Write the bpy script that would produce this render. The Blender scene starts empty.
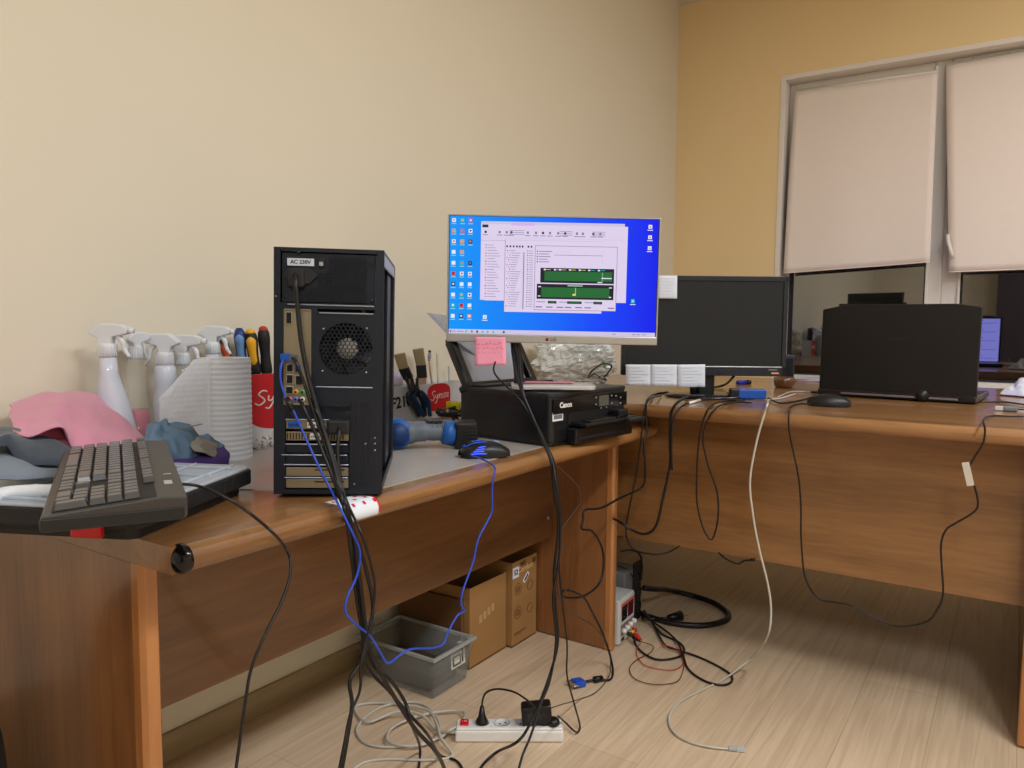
import bpy, bmesh, math, random
from math import pi, sin, cos, radians as rad
from mathutils import Vector, Matrix, noise
random.seed(7)
sc = bpy.context.scene
COL = sc.collection

# ------------------------------------------------------------------ camera
FPX, PITCH, YAW, ROLL = 764.92, 4.484, 33.619, 0.432
CAM = Vector((-4.2257, -1.6959, 1.0706))
_y, _t, _r = rad(YAW), rad(PITCH), rad(ROLL)
_fw = Vector((cos(_y), sin(_y), 0)); _rt = Vector((sin(_y), -cos(_y), 0)); _up = Vector((0, 0, 1))
F = _fw*cos(_t) - _up*sin(_t); _u = _fw*sin(_t) + _up*cos(_t)
R = _rt*cos(_r) + _u*sin(_r); U = -_rt*sin(_r) + _u*cos(_r)
cd = bpy.data.cameras.new('camera'); co = bpy.data.objects.new('camera', cd); COL.objects.link(co)
mm = Matrix.Identity(4)
for i in range(3):
    mm[i][0] = R[i]; mm[i][1] = U[i]; mm[i][2] = -F[i]; mm[i][3] = CAM[i]
co.matrix_world = mm
cd.sensor_fit = 'HORIZONTAL'; cd.sensor_width = 36; cd.lens = FPX/1024*36; cd.clip_start = 0.02
sc.camera = co
VR = rad(-56.38)      # turn of things that face the doorway side

def W(u, v, ax, val):                       # where a sight line meets a plane of the room
    d = F + R*((u-512)/FPX) + U*((384-v)/FPX)
    if ax == 'd': return CAM + d*val
    i = 'xyz'.index(ax); return CAM + d*((val-CAM[i])/d[i])

# ------------------------------------------------------------------ materials
MATS = {}
def lin(c):
    return tuple(((x/255)/12.92 if x/255 <= .04045 else ((x/255+.055)/1.055)**2.4) for x in c)
def mat(name, rgb=(128,128,128), rough=.5, metal=0, var=.06, vs=30, bump=0, bs=200, emit=0, alpha=1, trans=0, spec=.5, coat=0, sheen=0, ior=1.45, stretch=None):
    if name in MATS: return MATS[name]
    m = bpy.data.materials.new(name); m.use_nodes = True; MATS[name] = m
    nt = m.node_tree; N = nt.nodes; L = nt.links; b = N['Principled BSDF']
    c = lin(rgb)
    tc = N.new('ShaderNodeTexCoord'); mp = N.new('ShaderNodeMapping'); L.new(tc.outputs['Object'], mp.inputs[0])
    if stretch: mp.inputs['Scale'].default_value = stretch
    nz = N.new('ShaderNodeTexNoise'); nz.inputs['Scale'].default_value = vs; nz.inputs['Detail'].default_value = 4
    L.new(mp.outputs[0], nz.inputs['Vector'])
    mx = N.new('ShaderNodeMix'); mx.data_type = 'RGBA'
    mx.inputs[6].default_value = (*[max(0, x*(1-var)) for x in c], 1); mx.inputs[7].default_value = (*[min(1, x*(1+var)) for x in c], 1)
    L.new(nz.outputs[0], mx.inputs[0]); L.new(mx.outputs[2], b.inputs['Base Color'])
    b.inputs['Roughness'].default_value = rough; b.inputs['Metallic'].default_value = metal
    b.inputs['Specular IOR Level'].default_value = spec; b.inputs['Alpha'].default_value = alpha
    b.inputs['Transmission Weight'].default_value = trans; b.inputs['IOR'].default_value = ior
    b.inputs['Coat Weight'].default_value = coat; b.inputs['Sheen Weight'].default_value = sheen
    if emit:
        b.inputs['Emission Color'].default_value = (*c, 1); b.inputs['Emission Strength'].default_value = emit
    if bump:
        n2 = N.new('ShaderNodeTexNoise'); n2.inputs['Scale'].default_value = bs; n2.inputs['Detail'].default_value = 3
        bp = N.new('ShaderNodeBump'); bp.inputs['Strength'].default_value = bump; bp.inputs['Distance'].default_value = .002
        L.new(mp.outputs[0], n2.inputs['Vector']); L.new(n2.outputs[0], bp.inputs['Height']); L.new(bp.outputs[0], b.inputs['Normal'])
    return m

def wood(name, c1, c2, axis=0, rough=.33, scale=1, coat=.55):
    m = bpy.data.materials.new(name); m.use_nodes = True; MATS[name] = m
    nt = m.node_tree; N = nt.nodes; L = nt.links; b = N['Principled BSDF']
    tc = N.new('ShaderNodeTexCoord'); mp = N.new('ShaderNodeMapping'); L.new(tc.outputs['Object'], mp.inputs[0])
    s = [9*scale]*3; s[axis] = .8*scale; mp.inputs['Scale'].default_value = s
    n1 = N.new('ShaderNodeTexNoise'); n1.inputs['Scale'].default_value = 1.2; n1.inputs['Detail'].default_value = 5; n1.inputs['Distortion'].default_value = .6
    n2 = N.new('ShaderNodeTexNoise'); n2.inputs['Scale'].default_value = 11; n2.inputs['Detail'].default_value = 4
    L.new(mp.outputs[0], n1.inputs[0]); L.new(mp.outputs[0], n2.inputs[0])
    ad = N.new('ShaderNodeMath'); ad.operation = 'MULTIPLY_ADD'; ad.inputs[1].default_value = .35; L.new(n2.outputs[0], ad.inputs[0])
    m8 = N.new('ShaderNodeMath'); m8.operation = 'MULTIPLY'; m8.inputs[1].default_value = .8; L.new(n1.outputs[0], m8.inputs[0]); L.new(m8.outputs[0], ad.inputs[2])
    cr = N.new('ShaderNodeValToRGB'); cr.color_ramp.elements[0].position = .38; cr.color_ramp.elements[1].position = .72
    cr.color_ramp.elements[0].color = (*lin(c1), 1); cr.color_ramp.elements[1].color = (*lin(c2), 1)
    L.new(ad.outputs[0], cr.inputs[0]); L.new(cr.outputs[0], b.inputs['Base Color'])
    b.inputs['Roughness'].default_value = rough; b.inputs['Coat Weight'].default_value = coat; b.inputs['Coat Roughness'].default_value = .1
    return m

def floor_mat():
    m = bpy.data.materials.new('oak_laminate'); m.use_nodes = True
    nt = m.node_tree; N = nt.nodes; L = nt.links; b = N['Principled BSDF']
    tc = N.new('ShaderNodeTexCoord'); br = N.new('ShaderNodeTexBrick'); L.new(tc.outputs['Object'], br.inputs[0])
    br.inputs['Scale'].default_value = 1; br.inputs['Brick Width'].default_value = 1.28; br.inputs['Row Height'].default_value = .193
    br.inputs['Mortar Size'].default_value = .0008; br.inputs['Bias'].default_value = 0; br.offset = .37
    br.inputs['Color1'].default_value = (*lin((220,197,168)), 1); br.inputs['Color2'].default_value = (*lin((211,187,158)), 1); br.inputs['Mortar'].default_value = (*lin((176,154,130)), 1)
    mp = N.new('ShaderNodeMapping'); mp.inputs['Scale'].default_value = (1.3, 34, 1); L.new(tc.outputs['Object'], mp.inputs[0])
    n = N.new('ShaderNodeTexNoise'); n.inputs['Scale'].default_value = 1.7; n.inputs['Detail'].default_value = 7; n.inputs['Distortion'].default_value = 1.2; L.new(mp.outputs[0], n.inputs[0])
    cr = N.new('ShaderNodeValToRGB'); cr.color_ramp.elements[0].position = .3; cr.color_ramp.elements[1].position = .65
    cr.color_ramp.elements[0].color = (.86, .83, .80, 1); cr.color_ramp.elements[1].color = (1.05, 1.05, 1.05, 1); L.new(n.outputs[0], cr.inputs[0])
    mx = N.new('ShaderNodeMix'); mx.data_type = 'RGBA'; mx.blend_type = 'MULTIPLY'; mx.inputs[0].default_value = 1
    L.new(br.outputs[0], mx.inputs[6]); L.new(cr.outputs[0], mx.inputs[7]); L.new(mx.outputs[2], b.inputs['Base Color'])
    b.inputs['Roughness'].default_value = .42; b.inputs['Specular IOR Level'].default_value = .35
    return m

WOODX = wood('cherry_wood_along_x', (118,80,44), (160,114,68), 0)
WOODY = wood('cherry_wood_along_y', (118,80,44), (160,114,68), 1)
WOODZ = wood('cherry_wood_upright', (112,70,38), (150,100,58), 2)
STRIP = wood('orange_edge_wood', (160,102,54), (188,128,74), 2)
BLK = mat('black_plastic', (22,23,26), .38, var=.1)
BLKM = mat('matt_black_plastic', (26,26,29), .6, var=.1, bump=.1)
CABLE = mat('black_cable_rubber', (20,20,23), .42)
WCAB = mat('white_cable_plastic', (196,192,182), .4)
STEEL = mat('black_painted_steel', (24,30,42), .38, metal=.2, var=.12, bump=.05)
ALU = mat('bare_steel', (176,172,160), .32, metal=.85)
IOM = mat('io_plate_steel', (150,140,118), .4, metal=.7)
WHITE = mat('white_plastic', (232,232,230), .35, var=.02)
PAPER = mat('white_paper', (226,232,244), .8, var=.02)
RED = mat('red_print', (205,30,38), .5, var=.03)
BLUE = mat('blue_plastic', (24,84,178), .4)
DARK = mat('dark_void', (8,8,9), .8)
GOLD = mat('brass_metal', (190,150,80), .35, metal=.8)

# ------------------------------------------------------------------ mesh builder
class MB:
    def __init__(s): s.bm = bmesh.new()
    def add(s, t, M=None, mi=0, smooth=False):
        for f in t.faces: f.material_index = mi; f.smooth = smooth
        if M is not None: t.transform(M)
        me = bpy.data.meshes.new('t'); t.to_mesh(me); t.free(); s.bm.from_mesh(me); bpy.data.meshes.remove(me); return s
    def box(s, a, b, bev=0, mi=0, M=None, seg=2):
        t = bmesh.new(); bmesh.ops.create_cube(t, size=1)
        c = [(a[i]+b[i])/2 for i in range(3)]; d = [max(1e-5, abs(b[i]-a[i])) for i in range(3)]
        t.transform(Matrix.Translation(c) @ Matrix.Diagonal((*d, 1)))
        if bev: bmesh.ops.bevel(t, geom=t.edges[:], offset=min(bev, min(d)*.49), segments=seg, profile=.5, affect='EDGES')
        return s.add(t, M, mi, False)
    def cyl(s, p, q, r, r2=None, n=20, mi=0, M=None, bev=0):
        p, q = Vector(p), Vector(q); t = bmesh.new(); r2 = r if r2 is None else r2
        bmesh.ops.create_cone(t, cap_ends=True, segments=n, radius1=r, radius2=r2, depth=(q-p).length)
        if bev:
            ed = [e for e in t.edges if len(e.link_faces) == 2 and any(len(f.verts) > 4 for f in e.link_faces)]
            bmesh.ops.bevel(t, geom=ed, offset=bev, segments=2, affect='EDGES')
        t.transform(Matrix.Translation((p+q)/2) @ (q-p).to_track_quat('Z', 'Y').to_matrix().to_4x4())
        s.add(t, M, mi, True)
        return s
    def ball(s, c, r, mi=0, M=None, n=16):
        t = bmesh.new(); bmesh.ops.create_uvsphere(t, u_segments=n, v_segments=n//2+2, radius=1)
        rr = r if hasattr(r, '__len__') else (r, r, r)
        t.transform(Matrix.Translation(c) @ Matrix.Diagonal((*rr, 1))); return s.add(t, M, mi, True)
    def prism(s, pts, z0, z1, mi=0, M=None, bev=0, smooth=False):
        t = bmesh.new(); v = [t.verts.new((x, y, z0)) for x, y in pts]; f = t.faces.new(v)
        e = bmesh.ops.extrude_face_region(t, geom=[f]); vs = [g for g in e['geom'] if isinstance(g, bmesh.types.BMVert)]
        bmesh.ops.translate(t, verts=vs, vec=(0, 0, z1-z0)); bmesh.ops.recalc_face_normals(t, faces=t.faces)
        if bev: bmesh.ops.bevel(t, geom=t.edges[:], offset=bev, segments=2, profile=.5, affect='EDGES')
        return s.add(t, M, mi, smooth)
    def lathe(s, prof, n=28, mi=0, M=None, sx=1, sy=1):
        t = bmesh.new(); rings = []
        for r, z in prof:
            rings.append([t.verts.new((max(r, 1e-4)*cos(2*pi*k/n)*sx, max(r, 1e-4)*sin(2*pi*k/n)*sy, z)) for k in range(n)])
        for a, b in zip(rings, rings[1:]):
            for k in range(n): t.faces.new((a[k], a[(k+1) % n], b[(k+1) % n], b[k]))
        t.faces.new(rings[0][::-1]); t.faces.new(rings[-1])
        return s.add(t, M, mi, True)
    def tube(s, pts, r, n=8, mi=0, M=None, res=6, smooth=True):
        P = [Vector(p) for p in pts]
        if res > 1 and len(P) > 2:
            Q = []; E = [2*P[0]-P[1]] + P + [2*P[-1]-P[-2]]
            for i in range(1, len(E)-2):
                for k in range(res):
                    t_ = k/res; a, b, c, d = E[i-1:i+3]
                    Q.append(.5*((2*b)+(c-a)*t_+(2*a-5*b+4*c-d)*t_**2+(3*b-a-3*c+d)*t_**3))
            Q.append(P[-1]); P = Q
        t = bmesh.new(); up = Vector((0, 0, 1)); rings = []
        T = (P[1]-P[0]).normalized(); nrm = T.cross(up)
        if nrm.length < .1: nrm = T.cross(Vector((1, 0, 0)))
        nrm.normalize()
        for i, p in enumerate(P):
            T = (P[min(i+1, len(P)-1)]-P[max(i-1, 0)])
            if T.length < 1e-7: T = Vector((0, 0, 1))
            T.normalize(); nrm = (nrm - T*nrm.dot(T)); nrm = nrm.normalized() if nrm.length > 1e-6 else T.orthogonal().normalized(); bi = T.cross(nrm)
            rr = r[min(int(i/(len(P)-1)*(len(r)-1)+.5), len(r)-1)] if hasattr(r, '__len__') else r
            rings.append([t.verts.new(p + (nrm*cos(2*pi*k/n)+bi*sin(2*pi*k/n))*rr) for k in range(n)])
        for a, b in zip(rings, rings[1:]):
            for k in range(n): t.faces.new((a[k], a[(k+1) % n], b[(k+1) % n], b[k]))
        t.faces.new(rings[0][::-1]); t.faces.new(rings[-1]); bmesh.ops.recalc_face_normals(t, faces=t.faces)
        return s.add(t, M, mi, smooth)
    def grid(s, fn, nu, nv, mi=0, M=None, smooth=True):
        t = bmesh.new(); V = [[t.verts.new(fn(i/nu, j/nv)) for j in range(nv+1)] for i in range(nu+1)]
        for i in range(nu):
            for j in range(nv): t.faces.new((V[i][j], V[i+1][j], V[i+1][j+1], V[i][j+1]))
        return s.add(t, M, mi, smooth)
    def quad(s, a, b, c, d, mi=0, M=None):
        t = bmesh.new(); t.faces.new([t.verts.new(p) for p in (a, b, c, d)]); return s.add(t, M, mi)
    def text(s, body, size, M, mi=0, depth=.0004, shear=0, bold=0):
        cu = bpy.data.curves.new('t', 'FONT'); cu.body = body; cu.size = size; cu.extrude = depth; cu.shear = shear; cu.offset = bold
        cu.align_x = 'CENTER'; cu.align_y = 'CENTER'; cu.resolution_u = 3
        o = bpy.data.objects.new('t', cu); COL.objects.link(o); dg = bpy.context.evaluated_depsgraph_get()
        me = bpy.data.meshes.new_from_object(o.evaluated_get(dg)); t = bmesh.new(); t.from_mesh(me)
        bpy.data.objects.remove(o); bpy.data.meshes.remove(me); bpy.data.curves.remove(cu)
        return s.add(t, M, mi)
    def honey(s, x0, x1, z0, z1, y, pitch, fill, th, inside, mi=0, M=None):
        """sheet of hexagonal holes in the x-z plane"""
        t = bmesh.new(); R0 = pitch/math.sqrt(3); dz = pitch*.8660254; row = 0; z = z0
        while z <= z1:
            x = x0 + (pitch/2 if row % 2 else 0)
            while x <= x1:
                if inside(x, z):
                    o = [t.verts.new((x+R0*cos(rad(30+60*k)), y, z+R0*sin(rad(30+60*k)))) for k in range(6)]
                    i_ = [t.verts.new((x+R0*fill*cos(rad(30+60*k)), y, z+R0*fill*sin(rad(30+60*k)))) for k in range(6)]
                    i2 = [t.verts.new((x+R0*fill*cos(rad(30+60*k)), y+th, z+R0*fill*sin(rad(30+60*k)))) for k in range(6)]
                    for k in range(6):
                        l = (k+1) % 6; t.faces.new((o[k], o[l], i_[l], i_[k])); t.faces.new((i_[k], i_[l], i2[l], i2[k]))
                x += pitch
            z += dz; row += 1
        return s.add(t, M, mi)
    def build(s, name, mats, parent=None, origin=None, solid=0, sub=0, bevel=0):
        me = bpy.data.meshes.new(name)
        if parent is None and origin is None:
            xs = [v.co for v in s.bm.verts]
            origin = Vector(((min(v.x for v in xs)+max(v.x for v in xs))/2, (min(v.y for v in xs)+max(v.y for v in xs))/2, min(v.z for v in xs)))
        if origin is not None: bmesh.ops.translate(s.bm, verts=s.bm.verts, vec=-Vector(origin))
        s.bm.to_mesh(me); s.bm.free()
        for m in (mats if isinstance(mats, (list, tuple)) else [mats]): me.materials.append(m)
        o = bpy.data.objects.new(name, me); COL.objects.link(o)
        if origin is not None: o.location = origin
        if parent: o.parent = parent
        if solid:
            md = o.modifiers.new('thickness', 'SOLIDIFY'); md.thickness = solid; md.offset = 0
        if sub:
            md = o.modifiers.new('smooth', 'SUBSURF'); md.levels = sub; md.render_levels = sub
        return o

def tag(o, label=None, cat=None, group=None, kind=None):
    if label: o['label'] = label
    if cat: o['category'] = cat
    if group: o['group'] = group
    if kind: o['kind'] = kind
    return o
def thing(name, label, cat, loc=(0,0,0), rz=0, group=None, rx=0, ry=0):
    o = bpy.data.objects.new(name, None); COL.objects.link(o); o.empty_display_size = .05
    o.location = loc; o.rotation_euler = (rx, ry, rz); return tag(o, label, cat, group)
def struct(o): o['kind'] = 'structure'; return o
def T(x=0, y=0, z=0): return Matrix.Translation((x, y, z))
RX = lambda d: Matrix.Rotation(rad(d), 4, 'X')
RY = lambda d: Matrix.Rotation(rad(d), 4, 'Y')
RZ = lambda d: Matrix.Rotation(rad(d), 4, 'Z')
def rrect(w, h, r, n=5, cx=0, cy=0):
    P = []
    for (sx, sy, a0) in ((1, 1, 0), (-1, 1, 90), (-1, -1, 180), (1, -1, 270)):
        for k in range(n+1):
            a = rad(a0+90*k/n); P.append((cx+sx*(w/2-r)+r*cos(a), cy+sy*(h/2-r)+r*sin(a)))
    return P

# ------------------------------------------------------------------ the room
XB, YF, ZC = -6.9, -4.3, 2.862
WY0, WY1, WZ0, WZ1, REV = -.577, -2.3, .745, 2.377, .13
paintL = mat('cream_wall_paint', (229,221,202), .75, var=.015, vs=3, bump=.06, bs=90)
paintR = mat('back_wall_cream', (241,214,162), .75, var=.02, vs=3, bump=.06, bs=90)  # back wall tone, yellower than the other walls
struct(MB().box((XB-.1, YF-.1, -.1), (.25, .1, 0)).build('floor', floor_mat(), origin=(0, 0, 0)))
struct(MB().box((XB-.1, YF-.1, ZC), (.25, .1, ZC+.1)).build('ceiling', mat('white_ceiling_paint', (226,222,212), .8)))
struct(MB().box((XB-.1, 0, 0), (.25, .1, ZC)).build('wall_left', paintL, origin=(0, 0, 0)))
wr = MB(); wr.box((0, YF, 0), (.25, 0, WZ0-.03)); wr.box((0, YF, WZ1), (.25, 0, ZC)); wr.box((0, WY0, WZ0-.03), (.25, 0, WZ1)); wr.box((0, YF, WZ0-.03), (.25, WY1, WZ1))
struct(wr.build('wall_back', paintR, origin=(0, 0, 0)))
struct(MB().box((XB-.1, YF-.1, 0), (.25, YF, ZC)).build('wall_right', paintL, origin=(0, 0, 0)))
struct(MB().box((XB-.1, YF, 0), (XB, 0, ZC)).build('wall_front', paintL, origin=(0, 0, 0)))
bbm = wood('grey_brown_baseboard', (138,120,88), (168,148,112), 0, .5, .7)
bb = MB().prism([(0, 0), (-.016, 0), (-.016, .055), (-.010, .068), (0, .068)], XB, 0, M=Matrix(((0,0,1,0),(1,0,0,0),(0,1,0,0),(0,0,0,1))))
struct(bb.build('baseboard_left', bbm, origin=(0, 0, 0)))
struct(MB().box((-.016, YF, 0), (0, -.02, .068), .003).build('baseboard_back', bbm))
# plaster reveal and sill
pl = mat('white_window_plaster', (234,226,216), .7, var=.02)
rv = MB(); rv.box((-.004, WY0-.02, WZ0), (REV, WY0+.003, WZ1+.003), .001); rv.box((-.0045, WY1, WZ1-.02), (REV, WY0+.003, WZ1+.003), .001); rv.box((-.004, WY1, WZ0), (REV, WY1+.02, WZ1), .002)
struct(rv.build('trim_1', pl))
struct(MB().box((-.05, WY1, WZ0-.03), (REV+.05, WY0, WZ0), .006).build('trim_2', mat('white_window_sill', (224,222,214), .3)))

# window with two sashes: uprights measured on the sash plane
PVC = mat('white_window_frame', (228,222,212), .35, var=.02)
nightglass = mat('dark_night_glass', (7,8,10), .02, spec=1, ior=2.05, var=0)
GX = REV
def yz(u, v, x=GX): p = W(u, v, 'x', x); return p.y, p.z
yl = WY0-.02
ym0 = yz(925, 300)[0]; ym1 = yz(941, 300)[0]; ym2 = yz(960, 300)[0]
zg = yz(990, 381.5)[1]; zt = WZ1-.02
def window(nm, y0, y1, gy0, gy1):
    f = MB()
    for a, b in (((y0, WZ0), (gy0, zt)), ((gy1, WZ0), (y1, zt)), ((gy0, WZ0), (gy1, zg)), ((gy0, zt-.07), (gy1, zt))):
        f.box((GX-.03, a[0], a[1]), (GX+.04, b[0], b[1]), .005)
    f.box((GX-.045, gy0+.012, WZ0+.02), (GX-.02, gy0, zt-.02), .003); f.box((GX-.045, gy1, WZ0+.02), (GX-.02, gy1-.012, zt-.02), .003)
    w = f.build(nm, PVC); struct(w)
    g = MB().box((GX+.005, gy0, zg), (GX+.02, gy1, zt-.06)).build('pane', nightglass, w, origin=w.location)
    g.location = (0, 0, 0)
    k = MB(); 
    for a, b in (((gy0, zg), (gy0-.006, zt-.07)), ((gy1+.006, zg), (gy1, zt-.07)), ((gy0, zg), (gy1, zg+.006))): k.box((GX-.034, a[0], a[1]), (GX+.006, b[0], b[1]))
    k = k.build('seal', BLKM, w, origin=w.location); k.location = (0, 0, 0)
    return w
w1 = window('window_1', yl, ym1, yl-.03, ym0)
w2 = window('window_2', ym1, WY1+.02, ym2, WY1+.08)
hp = W(948, 236, 'x', .02)
h = MB(); h.box((GX-.055, hp.y+.012, hp.z-.05), (GX-.045, hp.y-.014, hp.z+.045), .003); h.cyl((GX-.05, hp.y, hp.z), (.005, hp.y, hp.z), .009)
h.tube([(.005, hp.y, hp.z), (-.004, hp.y-.006, hp.z-.035), (-.008, hp.y-.026, hp.z-.105)], .009, res=3)
h = h.build('window_handle', PVC, w2, origin=w2.location); h.location = (0, 0, 0)

# paper-like roller blinds hanging off the sashes
BL = mat('cream_blind_fabric', (244,231,220), .85, var=.02, bump=.1, bs=400)
def blind(cor, label, wav):
    a, b, c, d = cor     # top-left, top-right, bottom-right, bottom-left as room points
    def fn(s, t):
        e = .012*sin(s*3.1+wav)*t*t + .006*sin(s*9+wav*2)*t
        p = a.lerp(b, s).lerp(d.lerp(c, s), t)
        return p + Vector((-.012*sin(pi*t)+e, 0, 0))
    r = thing('window_blind', label, 'blind', a.lerp(b, .5), 0, 'cream window blinds'); M = Matrix.Translation(-a.lerp(b, .5))
    MB().grid(fn, 24, 30, M=M).build('blind_fabric', BL, r, solid=.0015)
    MB().cyl(a+Vector((.008, 0, .004)), b+Vector((.008, 0, .004)), .009, M=M).build('top_rail', PVC, r)
    MB().tube([fn(i/24, 1) for i in range(25)], .0028, n=6, res=1, M=M).build('bottom_bar', BL, r)
    return r
bx = GX-.06
blind((W(795, 92, 'x', bx), W(938, 72, 'x', bx), W(930, 262, 'x', .02), W(783, 273, 'x', .0)), 'left cream window blind, its lower edge slanting up to the right', .5)
q = W(946, 66, 'x', bx)
blind((q, Vector((bx, WY1+.06, q.z-.006)), Vector((.01, WY1+.06, W(949, 272, 'x', .01).z+.01)), W(949, 272, 'x', .01)), 'right cream window blind beside the white window handle, cut by the photo edge', 2.2)

# ceiling lamps (outside the picture)
LM = mat('lamp_diffuser', (255,250,240), .5, emit=1.0, var=0)
def lamp(x, y, power, sz, label, lit=1, col=(.95, .975, 1)):
    t = thing('ceiling_lamp', label, 'ceiling lamp', (x, y, ZC), 0, 'ceiling lamp panels')
    MB().box((-sz-.02, -sz/4-.02, -.04), (sz+.02, sz/4+.02, 0), .005).build('lamp_frame', WHITE, t)
    MB().box((-sz, -sz/4, -.046), (sz, sz/4, -.038), .002).build('diffuser', LM, t)
    l = bpy.data.lights.new('lamp_light', 'AREA'); l.energy = power; l.size = sz*2; l.size_y = sz/2; l.color = col; l.shape = 'RECTANGLE'
    o = bpy.data.objects.new('lamp_light', l); COL.objects.link(o); o.location = (x, y, ZC-.06)
lamp(-3.0, -2.5, 35, .55, 'middle one of the three long white ceiling lamps')
lamp(-1.5, -2.7, 20, .55, 'long white ceiling lamp nearest the window')
lamp(-5.4, -2.5, 42, .55, 'long white ceiling lamp farthest from the window')
wd = bpy.data.worlds.new('night'); sc.world = wd; wd.use_nodes = True
wd.node_tree.nodes['Background'].inputs[0].default_value = (.01, .012, .02, 1); wd.node_tree.nodes['Background'].inputs[1].default_value = .5

# ------------------------------------------------------------------ desks
Z1, U1 = .75, .71
def bull(x0, y1, z0, z1, r=.02):            # profile (depth, z) with a round nose at depth 0
    P = []
    for k in range(13):
        a = rad(270-180*k/12); P.append((x0+r+r*cos(a), (z0+z1)/2+(z1-z0)/2*sin(a)))
    return P + [(y1, z1), (y1, z0)]
d = thing('desk', 'cherry wood desk along the left wall, black corner cap, carrying the computer tower and printer', 'desk', (-2.75, -.36, 0))
O = T(2.75, .36, 0)
XY = Matrix(((0,0,1,0),(1,0,0,0),(0,1,0,0),(0,0,0,1)))     # profile (y,z) swept along x
tp = MB().box((-3.607, -.7035, U1), (-1.925, -.004, Z1), M=O)
tp.prism(bull(-.726, -.703, U1, Z1, .022), -3.590, -1.925, M=O@XY)
tp.prism([(y+.0, z) for y, z in bull(-.722, -.03, U1, Z1, .022)], -1.925, -1.905, M=O@XY)
tp.build('tabletop', WOODX, d)
MB().ball((-3.590, -.703, .7298), (.0165, .0245, .0222), M=O, n=28).build('corner_cap', mat('glossy_black_cap', (10,11,14), .15), d)
for xa, xi in ((-3.607, 1), (-1.983, -1)):
    MB().box((xa, -.600, .004), (xa+.03*xi, -.03, U1-.0005), .001, M=O).build('end_panel', WOODZ, d)
    MB().prism([(xa, -.6), (xa, -.617), (xa+.006*xi, -.625), (xa+.026*xi, -.625), (xa+.032*xi, -.617), (xa+.032*xi, -.6)], .004, U1-.0005, M=O).build('edge_strip', STRIP, d)
MB().box((-3.576, -.395, .35), (-2.014, -.377, U1-.0005), .001, M=O).build('modesty_panel', wood('shaded_cherry_board', (92,60,34), (128,88,52), 0), d)  # same cherry, darkened to stand in for the shade under the tabletop
scr = MB(); 
for x in (-2.045,): scr.cyl((x, -.399, .42), (x, -.394, .42), .006, M=O)
scr.build('screw_cap', ALU, d)

Z2, U2 = .825, .786
d2 = thing('desk', 'long cherry wood desk under the window, carrying the dark monitor and open laptop', 'desk', (-1.3, -1.4, 0))
O2 = T(1.3, 1.4, 0)
XZ = Matrix(((1,0,0,0),(0,0,1,0),(0,1,0,0),(0,0,0,1)))     # profile (x,z) swept along y
MB().prism(bull(-2.041, -.55, U2, Z2, .02), -2.9, -.03, M=O2@XZ).build('tabletop', WOODY, d2)
for y, xq in ((-.07, -1.84), (-1.770, -1.925), (-2.86, -1.925)):
    MB().box((xq, y, .004), (-.6, y+.032, U2-.0005), .001, M=O2).build('end_panel', WOODZ, d2)
    MB().box((xq-.018, y, .004), (xq, y+.034, U2-.0005), .005, M=O2).build('edge_strip', STRIP, d2)
MB().box((-1.863, -1.736, .345), (-1.845, -.072, U2-.0005), .001, M=O2).build('modesty_panel', WOODY, d2)
MB().box((-1.863, -2.826, .345), (-1.845, -1.772, U2-.0005), .001, M=O2).build('modesty_panel', WOODY, d2)

# grey plastic desk mat, curled at its left end
gm = mat('grey_desk_film', (178,172,166), .35, var=.08, vs=6, coat=.3)
P = [W(240, 466, 'z', Z1), W(262, 484, 'z', Z1), W(380, 497, 'z', Z1), W(455, 478, 'z', Z1), W(540, 452, 'z', Z1)]
pts = [(-3.33, -.03), (-3.33, -.42), (-3.26, -.56), (-3.17, -.675), (-2.9, -.67), (-2.45, -.665), (-2.30, -.55), (-2.30, -.03)]
tag(MB().prism(pts, Z1, Z1+.0015).build('desk_mat', gm), 'thin grey film lying on the desk under the computer tower', 'desk mat')

# sticker lapping over the desk nose
def nose(x, s):   # s along the nose from the top backwards (m)
    if s < 0: return Vector((x, -.704+s*-1, Z1+.0006))
    a = s/.022; return Vector((x, -.704-.0226*sin(min(a, pi)), .73+.0206*cos(min(a, pi))))
xs0, xs1 = W(345, 515, 'y', -.726).x, W(380, 510, 'y', -.726).x
st = thing('sticker', 'white and red sticker wrapped over the desk edge under the tower', 'sticker', (0, 0, 0))
st.location = ((xs0+xs1)/2, -.71, Z1); Ms = Matrix.Translation(-st.location)
MB().grid(lambda s, t: nose(xs0+(xs1-xs0)*s, -.03+.078*t)+Vector((0, -.0002, .0002)), 10, 16, M=Ms).build('sticker_film', PAPER, st, solid=.0003)
sb = MB()
for k in range(9):
    x = xs0+(xs1-xs0)*(.08+.1*k); sb.grid(lambda s, t: nose(x+.006*s, -.022+.05*(k % 3)/3+.008*t)+Vector((0, -.0008, .0008)), 2, 2, M=Ms)
sb.grid(lambda s, t: nose(xs1-.004+.004*s, -.03+.078*t)+Vector((0, -.0009, .0009)), 2, 12, M=Ms)
sb.build('red_print', RED, st)

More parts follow.
